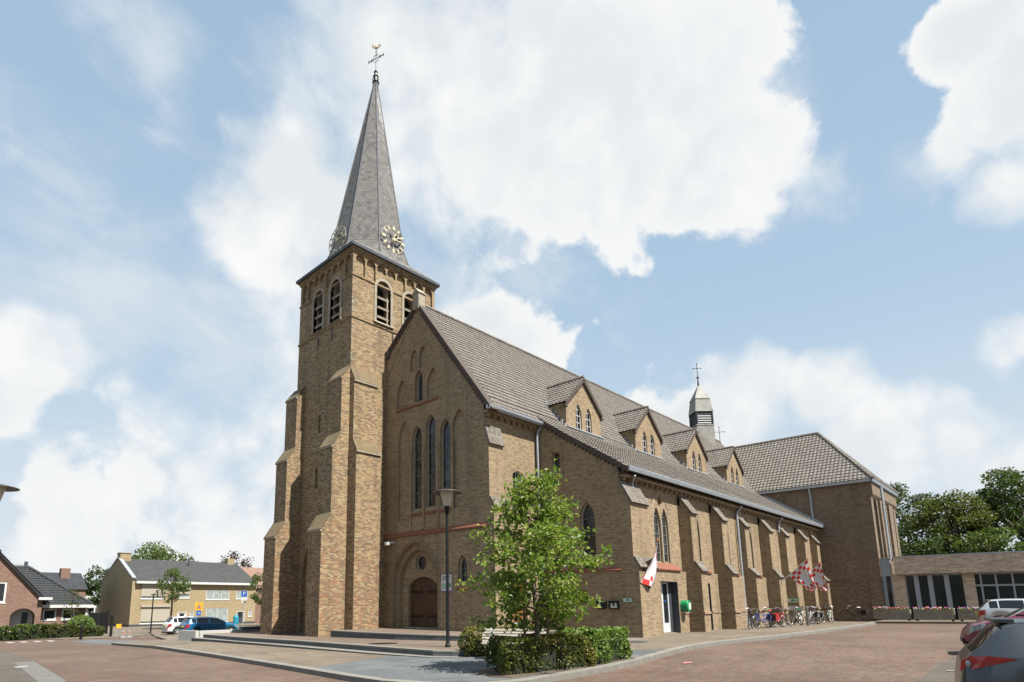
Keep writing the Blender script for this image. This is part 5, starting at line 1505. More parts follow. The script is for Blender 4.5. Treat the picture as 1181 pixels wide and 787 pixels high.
ywin(bh, gpy(60.56), 6.9, 8.72, 1.55, 3.25, 2, M_GLASS, fw=.14)
for w in w2: ywin(bh, gpy(61.26), w[0][0], w[1][0], .05, 1.0, 1, M_GLASS, fw=.12)
mb = MB()
pantile(mb, (60.2, 68), [(7.9, 5.72), (11.85, 1.52)], lambda u, a, z: (a, u, z), tw=.3, rh=.35)
mb.add([(7.9, 60.2, 5.7), (7.9, 69, 5.7), (3.9, 69, 1.5), (3.9, 60.2, 1.5)], [[0, 1, 2, 3]])
pantile(mb, (8.2, 15.3), [(65.2, 4.75), (60.85, 1.36)], lambda u, a, z: (u, a, z), tw=.3, rh=.35, keep=lambda u, a: u < 15.3-(a-60.85)*1.05)
mb.add([(15.3, 60.85, 1.33), (15.3, 69.5, 1.33), (10.8, 65.2, 4.72)], [[0, 1, 2]]); mb.add([(8.2, 65.2, 4.74), (10.8, 65.2, 4.74), (15.3, 69.5, 1.33), (8.2, 69.5, 1.33)], [[0, 1, 2, 3]])
part('roof', mb, TILE_D, bh)
mb = MB(); ridgecaps(mb, (9, 65.2, 4.8), (10.8, 65.2, 4.8), .13); ridgecaps(mb, (10.8, 65.2, 4.8), (15.3, 60.85, 1.42), .13); ridgecaps(mb, (7.9, 60.15, 5.78), (7.9, 68, 5.78), .13); part('ridge_tile', mb, TILE_D, bh)
mb = MB(); beam(mb, (11.8, 60.38, 1.42), (7.9, 60.38, 5.66), .22, .2); beam(mb, (4.0, 60.38, 1.42), (7.9, 60.38, 5.66), .22, .2); part_split('verge', mb, TILE_D, bh)
mb = MB(); mb.box(11.42, 60.7, 1.10, 15.4, 60.98, 1.36); mb.box(11.0, 60.1, 1.78, 12.0, 60.44, 2.0); mb.box(14.85, 61.0, BZ, 15.0, 61.15, 1.1); part_split('gutter', mb, M_WHITE, bh)
mb = MB(); mb.box(10.5, 65.0, 4.7, 10.75, 65.3, 5.25); part('chimney_pot', mb, M_DKGREY, bh)
# carport, gate, far bungalow
cp = thing('carport', 'white beamed carport between the brick house and the black gate', 'carport', (15.3, 63.5, BZ))
mb = MB(); mb.box(15.05, 63, 1.05, 16.2, 63.3, 1.25); mb.box(15.05, 63.3, 1.1, 16.2, 68, 1.24); part('roof', mb, M_WHITE, cp)
mb = MB(); mb.box(16.02, 63.02, BZ-.1, 16.14, 63.2, 1.045); part('post', mb, M_WHITE, cp)
mb = MB(); mb.box(15.2, 67.6, BZ, 16.1, 67.7, 1.09); part('back_panel', mb, plain('yellow_panel', (.55, .5, .05), .7), cp)
g = thing('garden_gate', 'black solid double gate beside the yellow house gable', 'gate', (16.2, 62, BZ))
for x0, x1 in ((15.5, 16.17), (16.22, 16.89)):
    mb = MB(); mb.box(x0, 61.9, BZ+.1, x1, 61.96, .62)
    for k in range(6): mb.box(x0+.01+k*.11, 61.88, BZ+.12, x0+.10+k*.11, 61.899, .60)
    part('gate_leaf', mb, M_BLACK, g)
for x in (15.42, 16.97): 
    mb = MB(); mb.box(x-.07, 61.85, BZ-.1, x+.07, 62.0, .8); part('post', mb, M_BLACK, g)
fb_ = thing('bungalow', 'low white bungalow with flat roof far behind the black gate', 'house', (23, 105, -1.4))
mb = MB(); mb.box(19.5, 104, -1.4, 27.5, 112, 1.9); part('wall', mb, M_WHITE, fb_)
mb = MB(); mb.box(19.2, 103.7, 1.9, 27.8, 112, 2.5); part('roof', mb, M_CONC, fb_)
for x in (20.6, 23.0, 25.2): mb = MB(); mb.box(x, 103.95, .2, x+1.4, 104.0, 1.5); part('window', mb, M_GLASS, fb_)
fr = thing('house_roof', 'dark roofed house with brick chimney peeping over the hip of the brick house', 'house', (16, 84, -1.4))
mb = MB(); mb.prism([(14.0, 82, 3.1), (14.0, 90, 3.1), (14.0, 86, 5.2)], (6, 0, 0)); part('roof', mb, TILE_D, fr)
mb = MB(); mb.box(14.2, 82.2, -1.4, 19.8, 89.8, 3.1); part('wall', mb, BR_RED, fr)
mb = MB(); mb.box(17.5, 84.6, 4.0, 18.5, 85.6, 5.7); part('chimney', mb, BR_RED, fr)


# ------------------------------------------------------------------ cars


def interp(tab, x):
    if x <= tab[0][0]: return tab[0][1]
    for a, b in zip(tab[:-1], tab[1:]):
        if x <= b[0]:
            k = (x-a[0])/(b[0]-a[0]); k2 = k*k*(3-2*k)*.35+k*.65; return a[1]+(b[1]-a[1])*k2
    return tab[-1][1]


HWB = [(-2.05, .62), (-1.98, .73), (-1.8, .82), (-1.2, .865), (1.2, .86), (1.6, .82), (1.85, .72), (1.98, .58), (2.05, .46)]


def make_car(name, label, paint, loc, rz, L=4.1, Wd=1.76, H=1.46, group=None, tail_tri=False, plate=True, rails=False, tails=True, cpil=-1.62):
    """lofted hatchback, nose towards local +x, stations every few cm so arches and glass edges are modelled"""
    t = thing(name, label, 'car', loc, group, rz); LOC[t.name] = V3((0, 0, 0))
    s = L/4.1; hs = H/1.46
    top = [(-2.05, .58), (-2.03, .78), (-1.98, .93), (-1.90, 1.03), (-1.62, 1.36), (-1.50, 1.41), (-1.0, 1.455), (-.3, 1.46), (.25, 1.40), (.62, 1.24), (1.12, .99), (1.5, .90), (1.80, .80), (1.97, .66), (2.05, .46)]
    belt = [(-2.05, .56), (-1.98, .90), (-1.6, .985), (.0, .95), (1.0, .925), (1.5, .86), (1.80, .77), (1.97, .63), (2.05, .45)]
    hwb = HWB
    hwt = [(-2.05, .55), (-1.9, .66), (-1.6, .60), (-1.0, .60), (.2, .60), (.7, .66), (1.12, .74), (1.6, .72), (1.9, .58), (2.05, .40)]
    wxc = (-1.27, 1.27); rw = .315; ra = .365
    xs = sorted(set([round(-2.05+4.1*i/82, 3) for i in range(83)]+[-2.04, 2.04, -2.045, 2.045]))
    sec = []
    for x in xs:
        zb = .20+.10*max(0, (abs(x)-1.75)/.3)
        for c in wxc:
            if abs(x-c) < ra: zb = max(zb, rw+math.sqrt(max(0, ra*ra-(x-c)**2)))
        b = interp(belt, x); w = interp(hwb, x)*Wd/1.76; wt = interp(hwt, x)*Wd/1.76; tp = max(interp(top, x), b+.004)
        glassy = tp-b
        p = [(w-.10, zb), (w-.015, max(zb+.012, .36)), (w, max(zb+.02, .56 if b > .6 else zb+.02+(b-zb)*.5)), (w-.02, b)]
        if x > 1.5: p[2] = (w, max(zb+.02, b-.15))
        if x < -1.7 and tails: p[2] = (w, max(zb+.02, b-.24))
        if p[2][1] >= b: p[2] = (w, (p[1][1]+b)/2); 
        if p[1][1] >= p[2][1]: p[1] = (w-.01, (zb+p[2][1])/2)
        q1 = (w-.02+(wt-w+.02)*.07, b+glassy*.07); q2 = (w-.02+(wt-w+.02)*.88, b+glassy*.86)
        p += [q1, q2, (wt*.93, tp-.022*min(1, glassy*4)), (wt*.55, tp+.0), (0, tp+.012)]
        sec.append([(x*s, y, z*hs) for y, z in p])
    K = len(sec[0]); full = [a+[(q[0], -q[1], q[2]) for q in a[-2::-1]] for a in sec]; M = len(full[0])
    groups = {k: MB() for k in ('body', 'windscreen', 'rear_window', 'side_window', 'side_window2', 'headlight', 'headlight2', 'tail_light', 'tail_light2', 'bumper')}
    vid = [q for a in full for q in a]
    out = {k: [] for k in groups}
    for i in range(len(xs)-1):
        xm = (xs[i]+xs[i+1])/2
        for j in range(M-1):
            jj = min(j, M-2-j); right = j >= M//2
            k = 'body'
            if jj == 4 and cpil < xm < .72 and not (-.38 < xm < -.30) and not (xm < -1.25 and xm > -1.32): k = 'side_window2' if right else 'side_window'
            elif jj in (5, 6, 7) and .30 < xm < 1.08 : k = 'windscreen'
            elif jj in (5, 6, 7) and -1.90 < xm < -1.60: k = 'rear_window'
            elif jj == 2 and 1.56 < xm < 1.96: k = 'headlight2' if right else 'headlight'
            elif tails and jj == 2 and xm < -1.74: k = 'tail_light2' if right else 'tail_light'
            elif jj == 0 and xm < -1.7: k = 'bumper'
            out[k].append([i*M+j, i*M+j+1, (i+1)*M+j+1, (i+1)*M+j])
    out['body'].append(list(range(M))[::-1]); out['body'].append([(len(xs)-1)*M+j for j in range(M)])
    out['body'] += [[i*M+M-1, i*M, (i+1)*M, (i+1)*M+M-1] for i in range(len(xs)-1) if not any(abs(xs[i]-c) < ra for c in wxc)]
    mats = {'body': paint, 'windscreen': M_CARGL, 'rear_window': M_CARGL, 'side_window': M_CARGL, 'side_window2': M_CARGL, 'headlight': M_HEADL, 'headlight2': M_HEADL, 'tail_light': M_TAIL, 'tail_light2': M_TAIL, 'bumper': M_BLACK}
    body = None
    for k, fs in out.items():
        if not fs: continue
        used = sorted(set(i for f in fs for i in f)); mp = {u: n for n, u in enumerate(used)}
        mb = MB(); mb.v = [vid[u] for u in used]; mb.f = [[mp[i] for i in f][::-1] for f in fs]
        if k == 'bumper': k = 'bumper'
        o = build(k.rstrip('2'), mb, mats[k if k in mats else k], t, smooth=True, local=True, uv=False)
        if k == 'body': body = o
    # wheels
    for c in wxc:
        for sg in (-1, 1):
            y = sg*(Wd/2-.115); mb = MB(); mb.torus((c*s, y, rw), rw-.075, .078, 24, 8); mb.lathe([(.02, .0), (rw-.1, .0)], (c*s, y-sg*.02, rw), 20, 'y')
            w_ = build('wheel', mb, M_RUBBER, t, smooth=True, local=True, uv=False)
            rb = MB(); rb.torus((c*s, y+sg*.05, rw), .205, .018, 20, 5)
            for q in range(5):
                a = q*2*math.pi/5; rb.tube((c*s, y+sg*.062, rw), (c*s+.2*math.cos(a), y+sg*.055, rw+.2*math.sin(a)), .032, .022, 6)
            rb.tube((c*s, y+sg*.03, rw), (c*s, y+sg*.075, rw), .05, n=10); o = build('rim', rb, M_RIM, w_, smooth=True, local=True, uv=False)
    for sg in (-1, 1):
        mb = MB(); mb.ball((.72*s, sg*(Wd/2+.09), 1.0*hs), .1, 6, (.7, 1.1, .75)); mb.tube((.74*s, sg*(Wd/2-.06), .97*hs), (.72*s, sg*(Wd/2+.05), .99*hs), .03, n=6); build('wing_mirror', mb, paint, t, smooth=True, local=True, uv=False)
        mb = MB()
        for x in (-.75, .25): mb.box(x*s-.1, sg*(Wd/2-.025), .80*hs, x*s+.1, sg*(Wd/2+.008), .83*hs)
        part_split('door_handle', mb, paint, t, local=True, uv=False)
        mb = MB()
        for x in (-.34, .74): 
            w = Wd/2*.9835; mb.box(x*s-.004, sg*(w-.03), .34, x*s+.004, sg*(w+.004), .92*hs)
        part_split('door_seam', mb, M_BLACK, t, local=True, uv=False)
    if plate: mb = MB(); mb.box(-2.068*s, -.26, .70*hs, -2.02*s, .26, .81*hs); (build('number_plate', mb, M_PLATE, t, local=True, uv=False) if plate else None)
    mb = MB(); mb.box(2.0*s, -.5, .30, 2.06*s, .5, .42); build('grille', mb, M_BLACK, t, local=True, uv=False)
    mb = MB(); mb.box(-1.66*s, -.55, 1.385*hs, -1.48*s, .55, 1.425*hs); build('roof_spoiler', mb, paint, t, local=True, uv=False)
    mb = MB(); mb.box(-2.02*s, -.75, .20, 2.0*s, .75, .30); build('underbody', mb, M_BLACK, t, local=True, uv=False)
    return t


P_GREY = plain('grey_blue_metallic', (.042, .052, .060), .36, .25, var=.04, coat=.35)
P_BLUE = plain('blue_metallic', (.012, .14, .30), .3, .3, var=.04, coat=.9)
P_WHITEC = plain('white_car_paint', (.72, .73, .74), .3, var=.03, coat=.7)
P_PURP = plain('plum_metallic', (.16, .018, .055), .32, .3, var=.04, coat=.8)
P_REDC = plain('bright_red_paint', (.48, .02, .015), .3, var=.03, coat=.8)
P_SILV = plain('silver_paint', (.48, .49, .49), .32, .4, var=.03, coat=.7)
P_DKC = plain('dark_teal_paint', (.05, .07, .08), .3, .3, var=.03, coat=.7)


def carz(x, y): return gz(x, y)+ROAD


gc = make_car('parked_car', 'dark grey hatchback parked nearest the camera with its tail towards the church', P_GREY, (10.55, -.97, carz(9.9, -.6)), R(-82), 4.1, 1.78, 1.42, 'cars parked along the right edge', plate=False, tails=False, cpil=-1.12)
# its own tail lamp cluster, filler cap, wiper, roof rail
mb = MB()


def onside(x, z, o=.004):     # right-hand flank of the grey car at (x,z)
    return (x, -(interp(HWB, x)*1.0114)-o+.012, z)


tl = [(-2.03, .775), (-2.01, .90), (-1.92, .965), (-1.78, .975), (-1.52, .955), (-1.68, .90), (-1.88, .825)]
c = onside(-1.84, .905, .02); mb.add([onside(*p, .012) for p in tl]+[c], [[i, (i+1) % 7, 7] for i in range(7)])
o = build('tail_light', mb, M_TAIL, gc, local=True, uv=False)
mb = MB(); p = V3(onside(-1.95, .875, .012)); mb.ball(p, .036, 6, (.8, .5, 1.1)); build('reversing_lamp', mb, M_HEADL, o, local=True, uv=False)
mb = MB(); mb.torus(onside(-1.42, .66, .0), .085, .005, 20, 4); mb.lathe([(.001, 0), (.083, 0)], onside(-1.42, .66, .004), 16, 'y'); build('filler_cap', mb, P_GREY, gc, local=True, uv=False)
mb = MB(); mb.box(-1.46, -.60, 1.425, .2, -.575, 1.445); build('roof_rail', mb, M_BLACK, gc, local=True, uv=False)
make_car('parked_car', 'bright red hatchback between the dark grey and the plum car, mostly hidden', P_REDC, (13.6, -1.25, carz(12.7, -1)), R(-82), 4.0, 1.7, 1.44, 'cars parked along the right edge')
make_car('parked_car', 'plum coloured hatchback facing the church behind the dark grey car', P_PURP, (22.4, .12, carz(22.6, 1)), R(98), 3.9, 1.7, 1.44, 'cars parked along the right edge')
make_car('parked_car', 'red car behind the plum hatchback showing only its roof', P_REDC, (28.2, -.75, carz(28, 0)), R(98), 4.0, 1.7, 1.46, 'cars parked along the right edge')
make_car('parked_car', 'silver white hatchback farthest along the row before the planters', P_SILV, (40.5, .95, carz(40, 2)), R(-82), 4.2, 1.74, 1.47, 'cars parked along the right edge')
make_car('parked_car', 'blue hatchback with its tail behind the low concrete wall', P_BLUE, (19.9, 46.0, carz(19.5, 46)), R(-2), 4.3, 1.78, 1.45, 'cars parked before the yellow house')
make_car('parked_car', 'white hatchback beside the blue one before the yellow house', P_WHITEC, (20.0, 50.2, carz(20, 50)), R(-2), 4.0, 1.74, 1.50, 'cars parked before the yellow house')
make_car('parked_car', 'dark car half hidden behind the church tower by the grass', P_DKC, (34.2, 60.5, carz(34, 60)+.35), R(-2), 4.3, 1.78, 1.45, 'cars parked before the yellow house')

# ------------------------------------------------------------------ bicycles


def make_bike(label, frame_col, loc, rz, basket=None, seat=M_BLACK, lean=.0, group='bicycles parked by the aisle wall', bag=None):
    t = thing('bicycle', label, 'bicycle', loc, group, rz); LOC[t.name] = V3((0, 0, 0)); t.rotation_euler = (lean, 0, rz)
    rw = .34; wb = .55
    for sx in (-wb, wb):
        mb = MB(); mb.torus((sx, 0, rw), rw-.018, .020, 26, 6)
        w = build('wheel', mb, M_RUBBER, t, smooth=True, local=True, uv=False)
        rb = MB(); rb.torus((sx, 0, rw), rw-.045, .010, 26, 4)
        for q in range(12): a = q*math.pi/6; rb.tube((sx, 0, rw), (sx+(rw-.05)*math.cos(a), 0, rw+(rw-.05)*math.sin(a)), .0025, n=3, caps=False)
        rb.tube((sx, -.05, rw), (sx, .05, rw), .022, n=8); build('rim', rb, M_RIM, w, smooth=True, local=True, uv=False)
        fb = MB(); fb.torus((sx, 0, rw), rw+.025, .014, 14, 4, a0=R(10) if sx < 0 else R(35), a1=R(170) if sx < 0 else R(175)); build('mudguard', fb, frame_col, t, local=True, uv=False)
    mb = MB(); bb = V3((-.08, 0, .30)); st = V3((-.24, 0, .78)); hd = V3((.36, 0, .82)); hl = V3((.41, 0, .64)); ra = V3((-wb, 0, rw)); fa = V3((wb, 0, rw))
    for a, b, r in ((bb, st, .017), (bb, hl, .020), (st-V3((-.03, 0, .12)), hd-V3((0, 0, .04)), .016), (hd, hl, .021)): mb.tube(a, b, r, n=7)
    for sg in (-.05, .05):
        o_ = V3((0, sg, 0)); mb.tube(bb+o_*.6, ra+o_, .010, n=5); mb.tube(st-V3((0, 0, .10))+o_*.3, ra+o_, .009, n=5); mb.tube(hl+o_*.5, fa+o_, .012, n=5)
    mb.tube(st, st+V3((-.03, 0, .12)), .013, n=6)
    for sg in (-.06, .06): mb.tube(V3((-.30, sg, .72)), V3((-.80, sg, .72)), .008, n=5); mb.tube(V3((-.74, sg, .72)), ra+V3((0, sg*.9, 0)), .007, n=5)
    f = build('frame', mb, frame_col, t, local=True, uv=False)
    cb = MB(); cb.torus(bb+V3((0, .045, 0)), .09, .008, 18, 4); cb.tube(bb+V3((0, -.09, 0)), bb+V3((0, .09, 0)), .012, n=6); cb.tube(bb+V3((0, .09, 0)), bb+V3((.10, .10, -.13)), .010, n=5); cb.tube(bb+V3((0, -.09, 0)), bb+V3((-.10, -.10, .13)), .010, n=5)
    for q in ((.10, .15, -.13), (-.10, -.15, .13)): cb.box(bb.x+q[0]-.045, q[1]-.04, bb.z+q[2]-.012, bb.x+q[0]+.045, q[1]+.04, bb.z+q[2]+.012)
    build('crank', cb, M_IRON, t, local=True, uv=False)
    sb = MB(); sb.ball(st+V3((-.05, 0, .14)), .11, 6, (1.25, .75, .38)); build('saddle', sb, seat, t, smooth=True, local=True, uv=False)
    hb = MB(); c = hd+V3((-.02, 0, .18)); hb.tube(hd, c, .013, n=6)
    for sg in (-1, 1): hb.path([c, c+V3((.04, sg*.16, .05)), c+V3((-.02, sg*.27, .04)), c+V3((-.16, sg*.29, .01))], [.011, .011, .011, .017], 6)
    build('handlebar', hb, M_RIM, t, local=True, uv=False)
    lb = MB(); lb.ball(hd+V3((.07, 0, .02)), .045, 6); build('front_light', lb, M_HEADL, t, local=True, uv=False)
    if basket is not None:
        k = MB(); x0 = .42; k.box(x0, -.20, .84, x0+.30, .20, .86)
        for z in (.86, .94, 1.02, 1.10):
            for a, b in (((x0, -.2), (x0+.3, -.2)), ((x0+.3, -.2), (x0+.3, .2)), ((x0+.3, .2), (x0, .2)), ((x0, .2), (x0, -.2))): k.tube((*a, z), (*b, z), .007, n=4)
        for i in range(7):
            for y in (-.2, .2): k.tube((x0+.05*i, y, .86), (x0+.05*i, y, 1.1), .005, n=4)
            k.tube((x0+.3, -.2+.066*i, .86), (x0+.3, -.2+.066*i, 1.1), .005, n=4)
        build('basket', k, basket, t, local=True, uv=False)
    if bag is not None:
        k = MB()
        for sg in (-1, 1): k.obox((-.55, sg*.14, .56), (1, 0, .08), (0, 1, 0), (-.08, 0, 1), .17, .06, .15)
        k.obox((-.55, 0, .735), (1, 0, 0), (0, 1, 0), (0, 0, 1), .15, .14, .012); build('pannier', k, bag, t, local=True, uv=False)
    mb = MB(); mb.tube((-.12, .05, .28), (-.28, .2, .0), .010, n=5); build('kickstand', mb, M_RIM, t, local=True, uv=False)
    return t


C_BLUE = plain('blue_enamel', (.015, .05, .30), .35, var=.05); C_RED = plain('red_enamel', (.40, .02, .03), .35, var=.05); C_SIL = plain('silver_enamel', (.55, .56, .58), .3, .4, var=.05)
C_WHT = plain('white_enamel', (.72, .72, .72), .35, var=.04); C_MINT = plain('pale_green_enamel', (.45, .58, .52), .35, var=.04); C_ORNG = plain('orange_cloth', (.75, .16, .02), .6, var=.05)
for lab, colr, x, y, rz, bk, st_, bg in (
        ('black bicycle nearest the grey downpipe', M_BLACK, 33.6, 11.35, 12, None, M_BLACK, None),
        ('blue bicycle in the left group against the wall', C_BLUE, 34.6, 11.05, 168, None, M_BLACK, None),
        ('dark blue bicycle with an orange saddle cover', C_BLUE, 35.9, 11.15, 20, M_IRON, C_ORNG, M_BLACK),
        ('red bicycle with red panniers in the left group', C_RED, 36.9, 11.0, -8, None, M_BLACK, C_RED),
        ('black bicycle at the right end of the left group', M_BLACK, 38.0, 10.95, 172, M_IRON, M_BLACK, None),
        ('silver bicycle with a green saddle behind the dark post', C_SIL, 41.0, 11.2, 35, C_SIL, M_GREEN, None),
        ('white bicycle standing askew in the middle of the right group', C_WHT, 42.3, 10.9, 150, M_IRON, M_BLACK, None),
        ('silver bicycle with black basket in the right group', C_SIL, 43.2, 10.75, 25, M_IRON, M_BLACK, M_BLACK),
        ('grey bicycle pressed between two others in the right group', M_GREYM, 44.2, 10.95, 160, None, M_BLACK, None),
        ('pale green bicycle with a black basket on its high handlebar', C_MINT, 46.3, 10.65, 185, M_BLACK, M_BLACK, None)):
    make_bike(lab, colr, (x, y, gz(x, y)+.004), R(rz), bk, st_, R(4), bag=bg)
make_bike('dark bicycle with white handlebar leaning at the transept wall', M_BLACK, (53.35, 10.75, gz(53, 10.7)+.004), R(98), None, C_WHT, R(-5), bag=M_BLACK)
mb = MB(); mb.path([(40.1, 10.4, 0), (40.1, 10.4, 1.18)], .075, 10); mb.ball((40.1, 10.4, 1.18), .075, 6); o = build('bollard', mb, plain('grey_post', (.12, .115, .105), .7)); tag(o, 'dark grey post standing among the bicycles at the aisle', 'post')

# ------------------------------------------------------------------ lamps


def lamp_post(label, x, y, z0, H=5.28, group='street lamps with wide hoods'):
    t = thing('street_lamp', label, 'street lamp', (x, y, z0), group); k = H-5.28
    mb = MB(); mb.lathe([(.095, 0), (.095, .07), (.075, .09), (.06, .14), (.055, 1.2), (.048, 4.52+k)], (x, y, z0), 14); part('pole', mb, M_BLACK, t, smooth=True)
    mb = MB(); mb.lathe([(.05, 4.50+k), (.065, 4.52+k), (.095, 4.78+k), (.10, 4.80+k), (.04, 4.80+k)], (x, y, z0), 14); part('lamp_base', mb, M_BLACK, t, smooth=True)
    mb = MB(); mb.lathe([(.10, 4.80+k), (.11, 4.81+k), (.235, 5.30+k), (.24, 5.33+k)], (x, y, z0), 24); part('lamp_shade', mb, M_LAMPG, t, smooth=True)
    mb = MB(); mb.lathe([(.24, 5.335+k), (.54, 5.265+k), (.56, 5.27+k), (.545, 5.29+k), (.24, 5.37+k), (.02, 5.39+k)], (x, y, z0), 32); part('lamp_hood', mb, M_HOOD, t, smooth=True)
    return t


lamp_post('black lamp post with opal cone standing before the church door', 14.5, 14.5, .075)
lamp_post('lamp post cut by the left picture edge, only its hood showing', 2.40, 20.3, gz(2.4, 20.3)+ROAD)
t = thing('street_lamp', 'thin black lamp post before the roller shutters of the yellow house', 'street lamp', (18.9, 56, gz(18.9, 56)+ROAD)); z0 = gz(18.9, 56)+ROAD
mb = MB(); mb.path([(18.9, 56, z0), (18.9, 56, z0+3.4)], [.065, .05], 8); part('pole', mb, M_BLACK, t)
mb = MB(); mb.lathe([(.07, 0), (.26, .04), (.26, .07), (.05, .12)], (18.9, 56, z0+3.4), 12); part('lamp_hood', mb, M_BLACK, t)
for (x, y, h, lb) in ((12.75, 53.0, 1.1, 'black bollard at the end of the hedge before the brick house'), (15.3, 54.6, 1.9, 'tall black post beside the black garden gate')):
    z0 = gz(x, y)+ROAD; mb = MB(); mb.lathe([(.11, 0), (.11, h-.12), (.085, h-.05), (.02, h)], (x, y, z0), 12); o = build('bollard', mb, M_BLACK); tag(o, lb, 'bollard')

# ------------------------------------------------------------------ bench, bin
bd = V3((.63, -.776, 0)); bn = V3((-.776, -.63, 0)); bc = V3((13.9, 11.15, gz(13.9, 11.1)))
bench = thing('park_bench', 'pale slatted wooden bench between the two hedges', 'bench', tuple(bc)); L_ = .95
for k in range(6):
    mb = MB(); w = V3((0, 0, .40+.078*k))+bn*(-.18-.045*k)
    mb.obox(bc+w, bd, bn*.96+V3((0, 0, .28)), V3((0, 0, .96))-bn*.28, L_, .014, .028); part('back_slat', mb, M_SLATW, bench)
for k in range(4):
    mb = MB(); mb.obox(bc+V3((0, 0, .43))+bn*(-.10+.105*k), bd, bn, V3((0, 0, 1)), L_, .042, .016); part('seat_slat', mb, M_SLATW, bench)
for s_ in (-.7, .7):
    mb = MB(); b_ = bc+bd*s_
    mb.path([b_+bn*.28, b_+bn*.24+V3((0, 0, .41)), b_-bn*.16+V3((0, 0, .39)), b_-bn*.44+V3((0, 0, .86))], .022, 6); mb.path([b_-bn*.26, b_-bn*.14+V3((0, 0, .40))], .022, 6); part('leg', mb, M_GREYM, bench)
bi = thing('litter_bin', 'dark litter bin with pale rim near the varnished nave door', 'bin', (18.5, 14.6, .08))
mb = MB(); mb.lathe([(.22, 0), (.24, .05), (.26, .62), (.22, .66), (.02, .66)], (18.5, 14.6, .08), 16); part('body', mb, M_BLACK, bi, smooth=True)
mb = MB(); mb.torus((18.5, 14.6, .73), .25, .022, 20, 6, 'z'); part('rim', mb, M_GREYM, bi)

# ------------------------------------------------------------------ signs and fittings on the church


def text_mesh(name, s, size, mat, parent, O, U, V, N):
    cu = bpy.data.curves.new('lettering', 'FONT'); cu.body = s; cu.size = size; cu.align_x = 'CENTER'; cu.align_y = 'CENTER'; cu.extrude = .002
    o = bpy.data.objects.new('lettering', cu); COL.objects.link(o); dg = bpy.context.evaluated_depsgraph_get(); me = bpy.data.meshes.new_from_object(o.evaluated_get(dg))
    bpy.data.objects.remove(o); O, U, V, N = V3(O), V3(U), V3(V), V3(N); off = LOC.get(parent.name, V3((0, 0, 0)))
    for v in me.vertices: c = v.co.copy(); v.co = O+U*c.x+V*c.y+N*c.z-off
    me.materials.clear(); me.materials.append(mat); r = bpy.data.objects.new(name, me); COL.objects.link(r); r.parent = parent; LOC[r.name] = off; return r


Zv = V3((0, 0, 1))
sg = thing('notice_board', 'upright white and green notice board on the wall right of the church door', 'notice board', (GX-.03, 19.53, 2.41))
mb = MB(); mb.box(GX-.045, 19.20, 2.02, GX-.005, 19.86, 2.80); part('board', mb, M_WHITE, sg)
mb = MB(); mb.box(GX-.052, 19.19, 2.0, GX-.046, 19.87, 2.06); part('edge_band', mb, plain('violet_band', (.25, .10, .32), .6), sg)
for (y0, y1, z0, z1, mm) in ((19.30, 19.78, 2.66, 2.71, M_DKGREY), (19.62, 19.80, 2.56, 2.60, M_DKGREY), (19.24, 19.40, 2.24, 2.40, M_GREEN), (19.50, 19.80, 2.16, 2.38, plain('pale_green_print', (.30, .52, .40), .6))):
    mb = MB(); mb.box(GX-.05, y0, z0, GX-.046, y1, z1); part('print_block', mb, mm, sg)
scm = thing('security_camera', 'white security camera under the red band left of the portal arch', 'camera', (GX-.1, 23.4, 4.5))
mb = MB(); mb.obox((GX-.32, 23.45, 4.5), V3((.9, .35, .15)).normalized(), V3((-.35, .9, 0)).normalized(), V3((-.1, 0, 1)).normalized(), .22, .07, .07); part('body', mb, M_WHITE, scm)
mb = MB(); mb.tube((GX, 23.3, 4.56), (GX-.3, 23.42, 4.53), .035, n=8); part('bracket', mb, M_WHITE, scm)
mb = MB(); mb.box(X0+1.9, Y0-.12, 3.15, X0+2.05, Y0, 3.5); o = build('wall_lamp', mb, M_IRON); tag(o, 'small dark fitting on the sunlit tower wall beside the gable', 'wall lamp')
for i, (y0, y1) in enumerate(((13.68, 14.12), (13.08, 13.54))):
    nb_ = thing('notice_case', ['black notice case left of the other on the shaded aisle wall', 'black notice case with white papers, beside the small white sign'][i], 'notice case', (AX-.05, (y0+y1)/2, 1.4), 'black notice cases')
    mb = MB(); mb.box(AX-.10, y0, 1.24, AX-.003, y1, 1.58); part('case', mb, M_BLACK, nb_)
    mb = MB(); mb.box(AX-.106, y0+.05, 1.28, AX-.101, y1-.05, 1.54); part('pane', mb, M_GLASS, nb_)
    for (a, b, c, d) in (((.25, .36, 1.34, 1.47),) if i == 0 else ((.06, .36, 1.29, 1.36), (.08, .16, 1.37, 1.49), (.27, .35, 1.37, 1.47))):
        mb = MB(); mb.box(AX-.110, y0+a, c, AX-.107, y0+b, d); part('paper', mb, M_WHITE, nb_)


def small_sign(label, mfs, u0, u1, v0, v1):
    N = V3(mfs(0, 0, 1))-V3(mfs(0, 0, 0)); s = thing('wall_sign', label, 'sign', mfs((u0+u1)/2, (v0+v1)/2, 0))
    mb = MB(); mb.box(*mfs(u0, v0, 0), *mfs(u1, v1, .03)); part('board', mb, M_GREEN, s)
    mb = MB(); mb.box(*mfs(u0+.035, v0+.02, .031), *mfs(u1-.035, v1-.02, .034)); part('face', mb, plain('sign_grey_white', (.62, .66, .66), .5), s)
    w = u1-u0; h = v1-v0
    mb = MB(); mb.box(*mfs(u0+w*.34, v0+h*.28, .035), *mfs(u0+w*.60, v0+h*.78, .038)); part('mark', mb, M_GREEN, s)
    mb = MB(); mb.box(*mfs(u0+w*.14, v0+h*.38, .035), *mfs(u0+w*.26, v0+h*.58, .038)); part('mark', mb, M_DKGREY, s); return s


